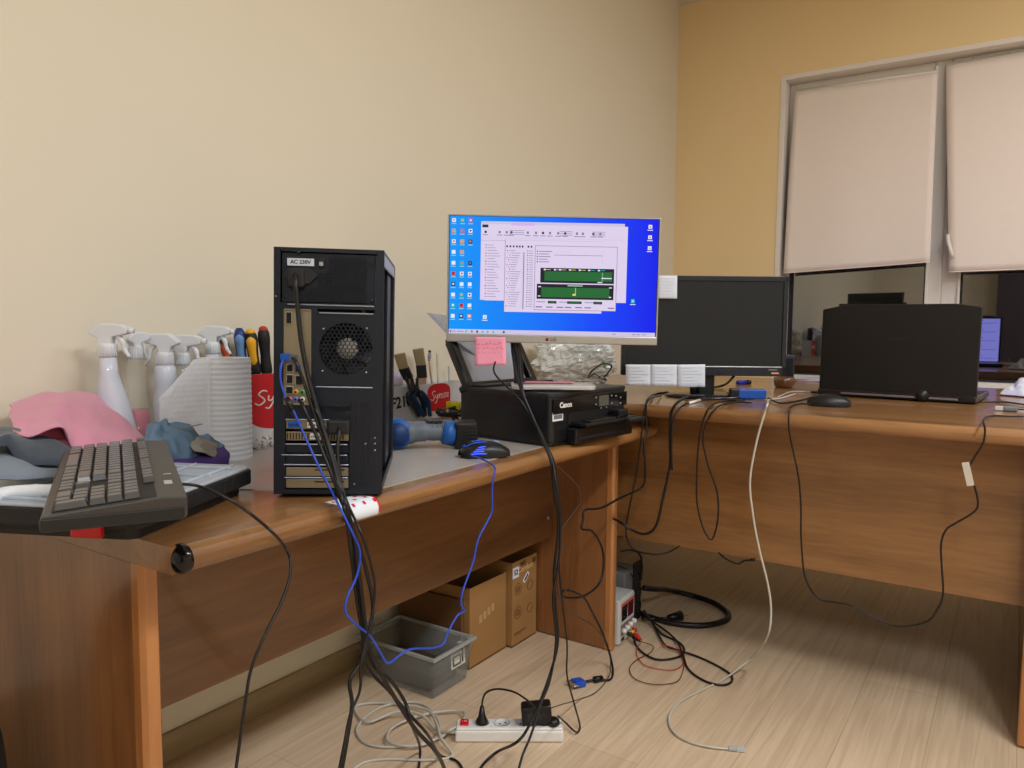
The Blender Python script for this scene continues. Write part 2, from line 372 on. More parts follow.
# ------------------------------------------------------------------ computer tower
PW, PH, PD = .194, .447, .355
pc = thing('computer_tower', 'black computer tower seen from its cabled rear, side panel off, on the left desk', 'computer', (-3.3205, -.5735, Z1+.0078), rad(-50.6), ry=rad(1.0))
sh = MB()
sh.box((0, 0, 0), (.002, PD, PH)); sh.box((0, 0, PH-.003), (PW, PD-.01, PH), .001); sh.box((0, 0, 0), (PW, PD, .004), .001)
sh.box((0, PD-.012, 0), (PW, PD, PH)); sh.box((PW-.0015, 0, .004), (PW, .012, PH-.004)); sh.box((PW-.002, .012, PH-.03), (PW, PD, PH-.002)); sh.box((PW-.002, .012, .002), (PW, PD, .016))
sh.box((.004, .004, .006), (.006, PD-.02, PH-.006)); sh.box((PW-.03, .16, .006), (PW-.012, .163, PH-.01)); sh.box((PW-.03, .22, .006), (PW-.006, PD-.03, PH-.02), .002)
sh.build('chassis', STEEL, pc)
for x in (.02, PW-.02):
    for y in (.03, PD-.04): MB().cyl((x, y, -.006), (x, y, .001), .011).build('foot', BLKM, pc)
MB().box((-.001, PD, -.002), (PW+.001, PD+.022, PH+.001), .006).build('front_panel', BLK, pc)
MB().box((PW-.0005, .012, PH-.028), (PW+.0006, PD-.005, PH-.008)).build('top_rail', mat('pale_rail', (150,158,174), .45), pc)
KX, KZ = .000653, .000674
fx = lambda c: (c-38)*KX
KZ = PH/675
fz = lambda c: PH-(c-55)*KZ
# rear sheet with openings: strips around psu, io plate, fan, slots
rp = MB(); y0, y1 = -.0008, .0008
def strip(a, b, c, d_): rp.box((fx(a), y0, fz(d_)), (fx(c), y1, fz(b)))
strip(38, 55, 336, 66); strip(38, 66, 56, 728); strip(312, 66, 336, 728); strip(56, 203, 312, 218); strip(56, 484, 246, 500); strip(56, 716, 312, 728)
strip(56, 218, 64, 484); strip(140, 218, 156, 484); strip(156, 432, 312, 464); strip(246, 464, 252, 716)
strip(56, 500, 70, 716); strip(140, 464, 250, 500)
rp.box((fx(252), y0, fz(716)), (fx(312), y1, fz(464)))
for a, b, c, e in ((262, 476, 300, 478), (262, 700, 300, 702), (262, 478, 264, 700), (298, 478, 300, 700), (276, 480, 278, 695), (286, 480, 288, 695)): rp.box((fx(a), -.0025, fz(e)), (fx(c), 0, fz(b)))
rp.build('rear_panel', STEEL, pc)
for a, b, c in ((75, 208, 310), (160, 229, 308), (152, 431, 308), (60, 620, 240), (66, 647, 244), (68, 683, 243), (70, 522, 240), (70, 590, 240)): MB().box((fx(a), -.0028, fz(b)-.0012), (fx(c), -.0006, fz(b)+.0012), .0008).build('bent_lip', mat('silver_edge', (150,158,175), .3, metal=.7), pc)  # narrow silver-toned lines across the rear sheet
# power supply
ps = MB(); ps.box((fx(58), .004, fz(202)), (fx(311), .15, fz(68)), .001)
ps.honey(fx(188), fx(290), fz(158), fz(74), -.0004, .0046, .72, .003, lambda x, z: (abs(x-fx(240))/.036)**4+(abs(z-fz(115))/.031)**4 < 1)
ps.honey(fx(125), fx(290), fz(196), fz(162), -.0004, .0046, .72, .003, lambda x, z: True)
ps.honey(fx(160), fx(186), fz(160), fz(122), -.0004, .0046, .72, .003, lambda x, z: True)
ps = ps.build('power_supply', STEEL, pc)
lb = MB(); lb.box((fx(74), -.0016, fz(104)), (fx(146), -.0004, fz(84)), .0003); lb.text('AC 230V', .0095, T(fx(110), -.0019, fz(94))@RX(90), mi=1, depth=.0002, bold=.0002)
lb.build('voltage_label', [mat('grey_white_label', (196,202,216), .5), DARK], ps)
s_ = MB(); s_.box((fx(157), -.003, fz(106)), (fx(174), 0, fz(82)), .0008); s_.box((fx(160), -.005, fz(103)), (fx(171), -.002, fz(92)), .001, mi=1)
s_.build('rocker_switch', [BLK, mat('grey_rocker', (150,155,160), .4)], ps)
so = MB(); so.prism([(fx(62), fz(130)), (fx(84), fz(108)), (fx(134), fz(108)), (fx(156), fz(130)), (fx(134), fz(152)), (fx(84), fz(152))], 0, .004, M=Matrix(((1,0,0,0),(0,0,-1,0),(0,1,0,0),(0,0,0,1)))@T(), bev=.001)
so.build('mains_socket', BLKM, ps)
for i, (a, b) in enumerate(((104, 68), (68, 187), (300, 92), (302, 192), (58, 60), (318, 66), (172, 272), (290, 268), (170, 387), (290, 389), (316, 570), (316, 587), (316, 605), (290, 587), (260, 700), (44, 187))):
    MB().cyl((fx(a), -.0032, fz(b)), (fx(a), -.0004, fz(b)), .0028 if i < 6 else .0017, n=12, bev=.0005).build('screw', ALU if i > 5 else STEEL, pc)
# rear fan and grille
fg = MB(); fg.honey(fx(160), fx(312), fz(402), fz(252), -.0004, .0078, .80, .002, lambda x, z: (x-fx(235))**2+(z-fz(326))**2 < .0492**2)
c0 = (fx(234), fz(326))
for k in range(48):
    a, b = 2*pi*k/48, 2*pi*(k+1)/48
    def edge(a):
        m = max(abs(cos(a)), abs(sin(a))*.75); return (c0[0]+cos(a)*.0525/max(abs(cos(a)), abs(sin(a))*.78), c0[1]+sin(a)*.0665*.78/max(abs(cos(a)), abs(sin(a))*.78))
    p, q = edge(a), edge(b); i, j = (c0[0]+.0475*cos(a), c0[1]+.0475*sin(a)), (c0[0]+.0475*cos(b), c0[1]+.0475*sin(b))
    fg.quad((i[0], -.0003, i[1]), (j[0], -.0003, j[1]), (q[0], -.0003, q[1]), (p[0], -.0003, p[1]))
fg.build('fan_grille', STEEL, pc)
fn_ = MB(); fn_.cyl((c0[0], .018, c0[1]), (c0[0], .03, c0[1]), .0195, bev=.002, mi=1)
for k in range(7): fn_.grid(lambda s, t, k=k: Vector((c0[0]+(.018+.03*s)*cos(2*pi*k/7+.75*t+.3*s), .016+.012*t, c0[1]+(.018+.03*s)*sin(2*pi*k/7+.75*t+.3*s))), 4, 4)
fn_.build('rear_fan', [BLK, mat('pale_fan_hub', (186,186,182), .5)], pc)
# io plate with ports
io = MB(); io.box((fx(65), .001, fz(482)), (fx(139), .003, fz(220)), .0006)
for a, b, c, e in ((65, 220, 139, 224), (65, 478, 139, 482), (65, 220, 68, 482), (136, 220, 139, 482)): io.box((fx(a), -.0016, fz(e)), (fx(c), .002, fz(b)), .0004)
io = io.build('io_plate', IOM, pc)
def port(a, b, c, e, m, nm='port', dep=.004, inner=None):
    p = MB(); p.box((fx(a), -.0024, fz(e)), (fx(c), dep, fz(b)), .0007)
    p.box((fx(a)+.0016, -.0027, fz(e)+.0014), (fx(c)-.0016, 0, fz(b)-.0014), mi=1); p.build(nm, [m, inner or DARK], io)
port(70, 228, 88, 262, ALU); port(72, 370, 92, 392, ALU); port(72, 398, 92, 424, ALU); port(96, 400, 118, 428, ALU); port(70, 430, 92, 452, ALU); port(96, 372, 112, 392, BLUE)
for k, (a, b, c_) in enumerate(((98, 446, (210,160,80)), (116, 446, (90,160,90)), (98, 466, (90,120,200)), (116, 466, (200,200,190)), (82, 466, (210,90,120)))):
    j = MB(); j.cyl((fx(a), -.003, fz(b)), (fx(a), .002, fz(b)), .0046, n=16); j.cyl((fx(a), -.0033, fz(b)), (fx(a), 0, fz(b)), .0022, n=12, mi=1)
    j.build('audio_jack', [mat('jack_%d' % k, c_, .4), DARK], io)
# slots
for i, z in enumerate((508, 536, 568, 602, 634, 667, 700)):
    m = IOM if i in (1, 2, 5, 6) else STEEL
    b_ = MB(); b_.box((fx(72), .0002, fz(z+12)), (fx(243), .0016, fz(z-12)), .0004)
    if i == 2:
        for k in range(20):
            if not 7 < k < 14: b_.box((fx(74+k*8), -.0004, fz(z+9)), (fx(77+k*8), .001, fz(z-9)), mi=1)
    b_ = b_.build('slot_cover', [m, DARK], pc)
    if i in (1, 2):
        for a, c, col in (((78, 112, BLUE), (130, 166, WHITE), (188, 212, BLK)) if i == 1 else ((138, 168, WHITE),)):
            q_ = MB(); q_.box((fx(a), -.005, fz(z+8)), (fx(c), .001, fz(z-8)), .001)
            for k in range(6): q_.box((fx(a)+(k+.8)*(c-a)*KX/7, -.0054, fz(z+3)), (fx(a)+(k+1.2)*(c-a)*KX/7, -.004, fz(z-3)), mi=1)
            q_.build('video_port', [col, DARK], b_)
    if i in (5, 6): MB().box((fx(150), -.0012, fz(z-4)), (fx(232), .001, fz(z-7)), .0004).build('vent_slit', DARK, b_)
# inner parts seen through the open side
MB().box((.012, .03, .10), (.014, .27, .335)).build('mainboard', mat('dark_green_board', (22,44,34), .5), pc)
MB().box((.03, .012, .105), (.135, .25, .13), .003).build('graphics_card', BLKM, pc)
MB().tube([(PW-.05, .06, .35), (PW-.02, .05, .3), (PW-.012, .055, .24), (PW-.02, .06, .18), (PW-.05, .08, .14)], .003).build('inner_wire', mat('tan_wire', (150,120,70), .5), pc)
MB().box((.02, .265, .02), (PW-.035, PD-.03, .40), .002).build('drive_cage', STEEL, pc)

# ------------------------------------------------------------------ organizer case with keyboard
cs = thing('organizer_case', 'black organizer case with clear white lid and red latch, under the keyboard', 'case', (-3.625, -.652, Z1), rad(25))
CL, CW = .352, .36
cb = MB()
def ring(z, ins): return rrect(CL-2*ins, CW-2*ins, .02, cx=CL/2, cy=CW/2)
cb.prism(ring(0, .016), 0, .022, bev=.004); cb.prism(ring(0, 0), .019, .046, bev=.003)
for k in range(9): cb.box((.03+k*.03, -.001, .024), (.042+k*.03, .006, .044), .001)
cb.build('case_base', BLKM, cs)
mat('red_latch', (196,34,40), .4)
MB().box((-.010, .052, .008), (.002, .100, .034), .003).build('latch', mat('red_latch'), cs)
lidm = mat('clear_white_lid', (205,214,228), .25, alpha=.72, var=.02)
ld = MB(); ld.prism(ring(0, .004), .046, .052, bev=.002)
for k in range(5): ld.box((.02+k*.07, .02, .052), (.024+k*.07, CW-.02, .0565), .001)
for k in range(4): ld.box((.02, .03+k*.075, .052), (CL-.02, .034+k*.075, .0565), .001)
ld = ld.build('lid', lidm, cs)
MB().tube([(-.005, .06, .053), (.035, .055, .058), (.05, .11, .060), (.05, .19, .060), (.03, .24, .058), (-.005, .24, .053)], .011, res=5).build('lid_handle', mat('frosted_white_handle', (226,230,238), .4), ld)

# keyboard: local x runs along the keys to the numpad end (towards the viewer)
kn = Vector((-3.808, -.768, 0)); kf = Vector((-3.590, -.374, 0))
ka = math.atan2((kn-kf).y, (kn-kf).x)
kb = thing('keyboard', 'grey black full size keyboard lying askew on the organizer case', 'keyboard', (kf.x, kf.y, .834), ka, ry=rad(1.0))
KL, KD = (kn-kf).length, .158
kbm = mat('keyboard_shell', (56,53,50), .42); keym = mat('keycap_grey', (84,82,82), .26, var=.1); keyd = mat('keyboard_well', (18,18,20), .6)
side = Matrix(((0,0,1,0),(1,0,0,0),(0,1,0,0),(0,0,0,1)))
kb_ = MB().prism([(0, .004), (.003, 0), (KD-.004, 0), (KD, .006), (KD, .028), (KD-.03, .030), (.004, .020), (0, .014)], 0, KL, M=side, bev=.0015)
kb_.build('keyboard_body', kbm, kb)
for x in (.03, .26): MB().box((x, KD-.03, -.028), (x+.02, KD-.022, .003), .002).build('flip_foot', kbm, kb); MB().box((x, .008, -.022), (x+.02, .014, .004), .002).build('flip_foot', kbm, kb)
MB().prism([(.012, .0206), (KD-.034, .0292), (KD-.034, .0302), (.012, .0216)], .012, KL-.010, M=side).build('key_well', keyd, kb)
MB().box((KL+.0002, .002, .002), (KL+.002, KD-.004, .016), .001).build('end_trim', BLK, kb)
def zk(y): return .0206+(y-.012)*(.0096/(KD-.046))
proto = {}
def key(x, y, w, h):
    k = (round(w, 4), round(h, 4))
    if k not in proto:
        m = MB(); t = bmesh.new(); bmesh.ops.create_cube(t, size=1)
        for v in t.verts:
            s = .80 if v.co.z > 0 else .95
            v.co = Vector((v.co.x*w*s, v.co.y*h*s, (.0085 if v.co.z > 0 else 0)))
        bmesh.ops.bevel(t, geom=t.edges[:], offset=.0010, segments=1, affect='EDGES'); m.add(t)
        o = m.build('keycap', keym, kb); proto[k] = o
    else:
        o = proto[k].copy(); COL.objects.link(o); o.parent = kb
    o.location = (x, y, zk(y)); o.rotation_euler = (rad(4.6), 0, 0)
ux, uy = (KL-.026)/22.6, .0186
rowsY = [.0225+uy*i for i in range(5)]
nk = []
layout = [  # (row, start, widths) row 0 is nearest the typist
 (0, 0, [1.25, 1.25, 1.25, 6.25, 1.25, 1.25, 1.25, 1.25]), (0, 15.3, [1, 1, 1]), (0, 18.6, [2, 1]),
 (1, 0, [2.25]+[1]*10+[2.75]), (1, 16.3, [1]), (1, 18.6, [1, 1, 1]),
 (2, 0, [1.75]+[1]*11+[2.25]), (2, 18.6, [1, 1, 1, 1]),
 (3, 0, [1.5]+[1]*12+[1.5]), (3, 15.3, [1, 1, 1]), (3, 18.6, [1, 1, 1, 1]),
 (4, 0, [1]*13+[2]), (4, 15.3, [1, 1, 1]), (4, 18.6, [1, 1, 1, 1])]
lst = []
for r_, x, ws in layout:
    for w in ws: lst.append((.013+(x+w/2)*ux, rowsY[r_], w*ux, uy)); x += w
lst.append((.013+22.1*ux, (rowsY[0]+rowsY[1])/2, ux, uy*2))
for x in [0]+[2+i for i in range(4)]+[6.5+i for i in range(4)]+[11+i for i in range(4)]+[15.3, 16.3, 17.3]: lst.append((.013+(x+.5)*ux, KD-.040, ux, uy*.8))
lst.sort(key=lambda k: -k[0])
for k in lst[:100]: key(*k)
if len(lst) > 100:
    m = MB()
    for x, y, w, h in lst[100:]: m.box((x-w*.42, y-h*.42, zk(y)), (x+w*.42, y+h*.42, zk(y)+.008), .001)
    tag(m.build('keycap', keym, kb), kind='stuff')
ml = MB(); 
for k in range(7): ml.box((KL-.10+k*.0035, KD-.022, .0297), (KL-.0985+k*.0035, KD-.012, .0301))
ml.box((KL-.145, KD-.02, .0297), (KL-.142, KD-.010, .0301)); ml.build('printed_marks', mat('grey_print', (190,190,188), .5), kb)

# ------------------------------------------------------------------ cloths
def mound(name, label, c, rx, ry, h, m, rot=0, seed=0, rough=.35, freq=9, zb=Z1, th=.003, cat='cloth', rings=22, seg=56, lobes=.16, parent=None, floor_gap=.004):
    M = T(*c)@Matrix.Rotation(rot, 4, 'Z')
    def fn(s, t):
        a = 2*pi*t; e = 1+lobes*noise.noise(Vector((cos(a)*1.6, sin(a)*1.6, seed)))*2
        x, y = cos(a)*s*rx*e, sin(a)*s*ry*e
        n = noise.noise(Vector((x*freq, y*freq, seed+3.3)))
        rid = 1-abs(noise.noise(Vector((x*freq*1.7+5, y*freq*1.7, seed+9))))*2
        f2 = noise.noise(Vector((x*freq*4, y*freq*4, seed+1)))
        z = h*(max(0, 1-s**2.4))**.75*(1+rough*n+rough*.55*(rid-.5)) + h*.05*f2*s
        o = noise.noise_vector(Vector((x*freq, y*freq, seed+20)))*.018*(1-s*.4)
        return Vector((x+o.x, y+o.y, max(floor_gap, z)))
    o = MB().grid(fn, rings, seg).build(name, m, parent, origin=(0, 0, 0), solid=th, sub=1)
    o.location = c[:2]+(zb,) if parent is None else c; o.rotation_euler = (0, 0, rot)
    return tag(o, label, cat) if parent is None else o
mat('pink_cloth', (222,150,176), .95, bump=.5, bs=350, sheen=.3, var=.05)
mat('shaded_pink_cloth', (196,92,116), .95, bump=.4, bs=300)
mat('charcoal_towel', (66,76,88), .95, bump=.7, bs=500, var=.2, vs=80, sheen=.3)
mat('grey_cloth', (128,138,150), .95, bump=.4, bs=400)
mat('slate_blue_cloth', (104,132,160), .9, bump=.4, bs=300, var=.12)
def drape(name, label, rows, m, amp=.006, freq=22, seed=0, th=.003, cat='cloth', parent=None, fold=.5):
    """cloth laid over things: rows of points from the wall side to the front hem"""
    G = [[W(u, v, 'y', y) for u, v in r] for y, r in rows]
    def cr_(P, t):
        n = len(P)-1; i = min(int(t*n), n-1); f = t*n-i
        a, b, c, d = P[max(i-1, 0)], P[i], P[i+1], P[min(i+2, n)]
        return .5*((2*b)+(c-a)*f+(2*a-5*b+4*c-d)*f*f+(3*b-a-3*c+d)*f**3)
    def fn(s, t):
        p = cr_([cr_(r, s) for r in G], t)
        n = noise.noise_vector(p*freq+Vector((seed, 0, 0)))*amp
        r = 1-abs(noise.noise(p*freq*.8+Vector((0, seed, 0))))*2.2
        return p+n+Vector((0, -.6, 1))*(r*amp*fold)
    o = MB().grid(fn, 60, 44).build(name, m, parent, origin=G[0][0] if parent is None else parent.location, solid=th)
    if parent is not None: o.location = (0, 0, 0); return o
    return tag(o, label, cat)
pkc = drape('folded_cloth', 'pink cleaning cloth heaped by the wall behind the keyboard', [
 (-.025, [(14, 414), (30, 408), (60, 404), (95, 408), (112, 420), (128, 436)]),
 (-.06, [(10, 405), (34, 398), (62, 392), (95, 396), (118, 410), (134, 428)]),
 (-.13, [(9, 414), (36, 404), (64, 397), (94, 402), (120, 416), (139, 434)]),
 (-.20, [(9, 424), (32, 418), (58, 405), (84, 414), (116, 424), (141, 440)]),
 (-.27, [(13, 431), (28, 432), (54, 420), (72, 436), (106, 440), (138, 449)]),
 (-.30, [(18, 436), (34, 437), (60, 429), (76, 452), (104, 456), (134, 460)])], MATS['pink_cloth'], amp=.007, freq=17, seed=3)
drape('shaded_fold', None, [(-.235, [(28, 432), (42, 423), (56, 419), (64, 426)]), (-.262, [(26, 436), (42, 430), (56, 427), (66, 436)]), (-.27, [(28, 442), (42, 441), (58, 441), (70, 446)])], MATS['shaded_pink_cloth'], amp=.003, parent=pkc)  # deeper pink stands in for the shade inside the cloth's fold
drape('towel', 'charcoal towel lying in front of the pink cloth', [
 (-.20, [(-10, 432), (14, 434), (40, 436), (60, 440), (74, 450)]),
 (-.25, [(-10, 430), (10, 431), (36, 434), (58, 440), (78, 452)]),
 (-.30, [(-10, 438), (12, 436), (36, 446), (60, 450), (78, 458)]),
 (-.33, [(-10, 446), (8, 438), (26, 458), (50, 460), (76, 462)]),
 (-.335, [(-10, 456), (6, 446), (22, 465), (46, 466), (74, 466)])], MATS['charcoal_towel'], amp=.005, freq=20, seed=9, th=.006)
drape('folded_cloth', 'pale grey cloth at the left photo edge under the charcoal towel', [
 (-.25, [(-10, 448), (10, 448), (30, 462), (50, 466)]), (-.32, [(-10, 456), (10, 456), (34, 466), (58, 470)]), (-.37, [(-10, 470), (12, 470), (36, 472), (60, 474)]), (-.38, [(-10, 480), (12, 479), (36, 478), (60, 477)])], MATS['grey_cloth'], amp=.004, seed=12)
cl = drape('crumpled_cloth', 'crumpled slate blue cloth with purple edge before the paper towel roll', [
 (-.215, [(150, 440), (162, 436), (180, 440), (196, 444), (210, 448), (222, 454)]),
 (-.23, [(147, 428), (160, 422), (178, 429), (194, 433), (208, 438), (222, 448)]),
 (-.27, [(141, 438), (156, 428), (170, 436), (186, 438), (205, 446), (225, 452)]),
 (-.30, [(139, 448), (154, 438), (166, 446), (184, 450), (204, 455), (226, 459)]),
 (-.32, [(141, 458), (156, 452), (168, 462), (186, 463), (206, 464), (228, 464)]),
 (-.325, [(146, 464), (158, 464), (172, 468), (188, 470), (208, 470), (226, 468)])], MATS['slate_blue_cloth'], amp=.012, freq=26, seed=5, fold=.8)
drape('purple_edge', None, [(-.30, [(176, 458), (192, 456), (208, 454), (226, 450)]), (-.335, [(170, 466), (190, 462), (208, 460), (229, 455)]), (-.35, [(172, 471), (190, 472), (208, 472), (228, 468)])], mat('dark_purple_cloth', (70,52,116), .9, bump=.4), amp=.007, seed=8, parent=cl)
drape('suede_patch', None, [(-.26, [(192, 440), (204, 440), (216, 446)]), (-.312, [(190, 446), (204, 447), (217, 451)]), (-.335, [(194, 452), (206, 456), (215, 458)])], mat('taupe_cloth', (150,146,140), .95, bump=.4), amp=.006, seed=2, parent=cl)
tag(MB().prism([(-.035, -.003), (.03, -.0015), (.037, 0), (.03, .002), (-.035, .003)], 0, .0012, M=T(*(W(180, 429, 'y', -.26)))@Matrix.Rotation(VR, 4, 'Z')@RX(25)@RY(-14)@T(.015, 0, 0)).build('spatula', mat('dull_blade', (140,135,130), .35, metal=.6)), 'thin flat metal spatula lying on the crumpled slate blue cloth', 'spatula')

# ------------------------------------------------------------------ spray bottles
clearp = mat('clear_plastic', (222,220,208), .06, alpha=.2, var=.02, coat=1)
milk = mat('milky_white_plastic', (214,220,234), .3, var=.02, coat=.3)
headm = mat('sprayer_white', (226,230,236), .35, var=.02)
def loft(mb, secs, n=28, mi=0):
    t = bmesh.new(); rings = []
    for z, cx, rx, ry in secs:
        rings.append([t.verts.new((cx+rx*cos(2*pi*k/n), ry*sin(2*pi*k/n), z)) for k in range(n)])
    for a, b in zip(rings, rings[1:]):
        for k in range(n): t.faces.new((a[k], a[(k+1) % n], b[(k+1) % n], b[k]))
    t.faces.new(rings[0][::-1]); t.faces.new(rings[-1]); mb.add(t, None, mi, True)
def sprayer(parent, z, cx, s, flip=1, r=.017):
    """trigger head: collar at z, nozzle towards +x*flip"""
    YZ = Matrix(((1,0,0,0),(0,0,1,0),(0,1,0,0),(0,0,0,1)))
    c = MB().lathe([(r, z), (r, z+.024), (r*.86, z+.027)], M=T(cx, 0, 0))
    for k in range(18): a = 2*pi*k/18; c.box((-.0008, -.0008, z+.002), (.0008, .0008, z+.022), M=T(cx+r*cos(a), r*sin(a), 0))
    c.build('collar', headm, parent)
    pts = [(-.013, .022), (.010, .022), (.014, .040), (.044, .046), (.046, .060), (.030, .066), (-.012, .067), (-.034, .052), (-.036, .045), (-.018, .038)]
    P = [(cx+flip*x*s, z+zz*s) for x, zz in pts]
    h = MB().prism(P, -.011*s, .011*s, M=YZ, bev=.003); h.cyl((cx+flip*.044*s, 0, z+.053*s), (cx+flip*.056*s, 0, z+.053*s), .006*s); h.build('spray_head', headm, parent)
    q = MB().tube([(cx+flip*.022*s, 0, z+.044*s), (cx+flip*.032*s, 0, z+.030*s), (cx+flip*.036*s, 0, z+.014*s), (cx+flip*.046*s, 0, z+.000*s)], [.0065*s, .006*s, .005*s, .004*s], res=4)
    q.build('trigger', headm, parent)
def base_at(u, y): p = W(u, 400, 'y', y); return (p.x, y, Z1)
b1 = thing('spray_bottle', 'large milky white spray bottle behind the pink cloth', 'spray bottle', base_at(117, -.10), VR, 'spray bottles by the wall')
m = MB(); loft(m, [(0, 0, .038, .027), (.006, 0, .043, .031), (.04, 0, .044, .032), (.09, -.003, .040, .031), (.14, -.008, .032, .028), (.175, -.013, .024, .024), (.20, -.015, .018, .019), (.235, -.016, .0165, .0165)]); m.build('bottle_body', milk, b1)
sprayer(b1, .232, -.016, 1.0, 1, .018)
b2 = thing('spray_bottle', 'clear spray bottle with some pink liquid', 'spray bottle', base_at(137, -.07), VR+1.35, 'spray bottles by the wall')
m = MB(); loft(m, [(0, 0, .028, .022), (.005, 0, .033, .026), (.07, 0, .033, .026), (.11, 0, .028, .024), (.15, 0, .019, .019), (.155, 0, .0215, .021), (.20, 0, .021, .020), (.212, 0, .014, .014)]); m.build('bottle_body', clearp, b2)
m = MB(); loft(m, [(.004, 0, .029, .022), (.008, 0, .031, .024), (.112, 0, .0265, .0225)]); m.build('pink_liquid', mat('pink_liquid', (206,110,140), .1, var=0), b2)
sprayer(b2, .212, 0, .8, 1, .014)
b3 = thing('spray_bottle', 'white spray bottle with a printed label, trigger pointing left', 'spray bottle', base_at(166, -.07), VR, 'spray bottles by the wall')
m = MB(); loft(m, [(0, 0, .024, .022), (.005, 0, .028, .026), (.09, 0, .028, .026), (.13, 0, .027, .025), (.165, 0, .023, .022), (.17, 0, .025, .024), (.20, 0, .023, .022), (.205, 0, .018, .018)]); m.build('bottle_body', milk, b3)
m = MB(); loft(m, [(.02, 0, .0285, .0265), (.075, 0, .0285, .0265)]); m.build('paper_label', mat('orange_green_label', (190,170,140), .5, var=.7, vs=60), b3)
sprayer(b3, .205, 0, 1.0, -1, .0185)
b4 = thing('spray_bottle', 'clear spray bottle with white head pointing right, beside the towel roll', 'spray bottle', base_at(184, -.045), VR, 'spray bottles by the wall')
m = MB(); loft(m, [(0, 0, .026, .022), (.005, 0, .03, .026), (.12, 0, .028, .025), (.17, 0, .020, .020), (.195, 0, .018, .018), (.203, 0, .013, .013)]); m.build('bottle_body', clearp, b4)
sprayer(b4, .203, 0, 1.0, 1, .0155)
b5 = thing('spray_bottle', 'white sprayer bottle standing behind the paper towel roll', 'spray bottle', base_at(214, -.05), VR, 'spray bottles by the wall')
m = MB(); loft(m, [(0, 0, .028, .024), (.005, 0, .032, .028), (.12, 0, .030, .026), (.18, 0, .022, .021), (.225, 0, .016, .016)]); m.build('bottle_body', milk, b5)
sprayer(b5, .222, 0, .95, 1, .017)
for b_, k_ in ((b1, 1.055), (b2, 1.12), (b3, 1.08), (b4, 1.075), (b5, 1.09)): b_.scale = (1, 1, k_)

# ------------------------------------------------------------------ paper towel roll
tr = thing('paper_towel_roll', 'embossed white paper towel roll with a loose sheet', 'paper towels', (-3.110, -.148, Z1+.001), VR)
towel = mat('embossed_tissue', (232,236,242), .9, var=.02, bump=.12, bs=160)
RR, RH = .0575, .236
def rollfn(s, t):
    z = RH*t; a = 2*pi*s
    w = .0007*sin(z*pi*2/.0118)*(.75+.25*sin(a*44))
    return Vector((cos(a)*(RR+w), sin(a)*(RR+w), z))
m = MB().grid(rollfn, 120, 150)
m.grid(lambda s, t: Vector((cos(2*pi*s)*(.02+(RR-.02)*t), sin(2*pi*s)*(.02+(RR-.02)*t), RH-.001+.001*sin(t*60))), 60, 30)
m.grid(lambda s, t: Vector((cos(2*pi*s)*(.02+(RR-.02)*t), sin(2*pi*s)*(.02+(RR-.02)*t), 0)), 60, 2)
m.build('roll', towel, tr)
MB().lathe([(.021, .002), (.021, RH-.003)], mi=0).build('cardboard_core', mat('cardboard_core', (150,125,95), .8), tr)
def sheet(s, t):          # s 0 where it leaves the roll, 1 at the free end; t up
    x0 = -.012-.098*s; yy = -math.sqrt(max(0, (RR+.0014)**2-x0*x0)) if x0 > -.02 else -.0562-.050*max(0, s-.08)
    q = max(0, (-x0-.045)/.065); top = RH-.001-.085*q**.9; bot = .004+.012*q
    z = bot+(top-bot)*t
    w = .0004*sin(z*pi*2/.0118+s*2)*(1-.6*s)+.0012*noise.noise(Vector((s*14, t*16, 0)))*s
    return Vector((x0, yy-w+.004*sin(s*9)*t*s+.003*noise.noise(Vector((s*4, t*5, 2)))*s, z))
MB().grid(sheet, 40, 90).build('loose_sheet', towel, tr, solid=.0006)

# ------------------------------------------------------------------ printed cartons holding tools
cart = mat('white_carton', (214,216,222), .6, var=.02)
SCRIPT = [[(.8,1.0),(.45,1.12),(.18,.85),(.5,.55),(.75,.22),(.42,-.08),(.02,.12)], [(1.0,.62),(1.03,.25),(1.28,.2),(1.47,.62)], [(1.47,.62),(1.42,.0),(1.2,-.48),(.92,-.38)],
 [(1.78,.68),(1.72,.35),(1.70,0)], [(2.12,.6),(1.76,.32),(2.12,.0)], [(2.45+.2*cos(k*.7854), .3+.28*sin(k*.7854)) for k in range(9)],
 [(2.8,.55),(3.0,.64),(3.12,.48),(2.93,.33),(3.15,.18),(3.0,-.04),(2.76,.04)], [(3.5+.18*cos(k*.7854), .28+.27*sin(k*.7854)) for k in range(9)], [(3.72,.56),(3.70,.05),(3.88,.0)]]
def script(mb, x0, z0, y, w, h, r, mi, M, slope=.07):
    for st_ in SCRIPT:
        mb.tube([(x0+(px+.18*pz)*w/3.9, y, z0+pz*h+px/3.9*w*slope) for px, pz in st_], r, n=6, mi=mi, M=M, res=4)
def carton(name, label, x0, x1, y0, y1, h, parts):
    t = thing(name, label, 'box', ((x0+x1)/2, (y0+y1)/2, Z1)); M = Matrix.Translation(-t.location)
    b = MB(); z0, z1 = Z1+.002, Z1+h
    b.box((x0, y0, z0), (x1, y1, z0+.003), M=M)
    for a, c in (((x0, y0), (x1, y0+.003)), ((x0, y1-.003), (x1, y1)), ((x0, y0), (x0+.003, y1)), ((x1-.003, y0), (x1, y1))): b.box((*a, z0), (*c, z1), .0008, M=M)
    b.build('carton_body', cart, t); p = MB(); p2 = MB(); two = parts(p, M, p2); p.build('logo_panel', [RED, WHITE], t); (p2.build('number_print', BLK, t) if two else p2.bm.free()); return t
xa = W(250, 410, 'y', -.10).x
ztop = W(262, 374, 'y', -.10).z
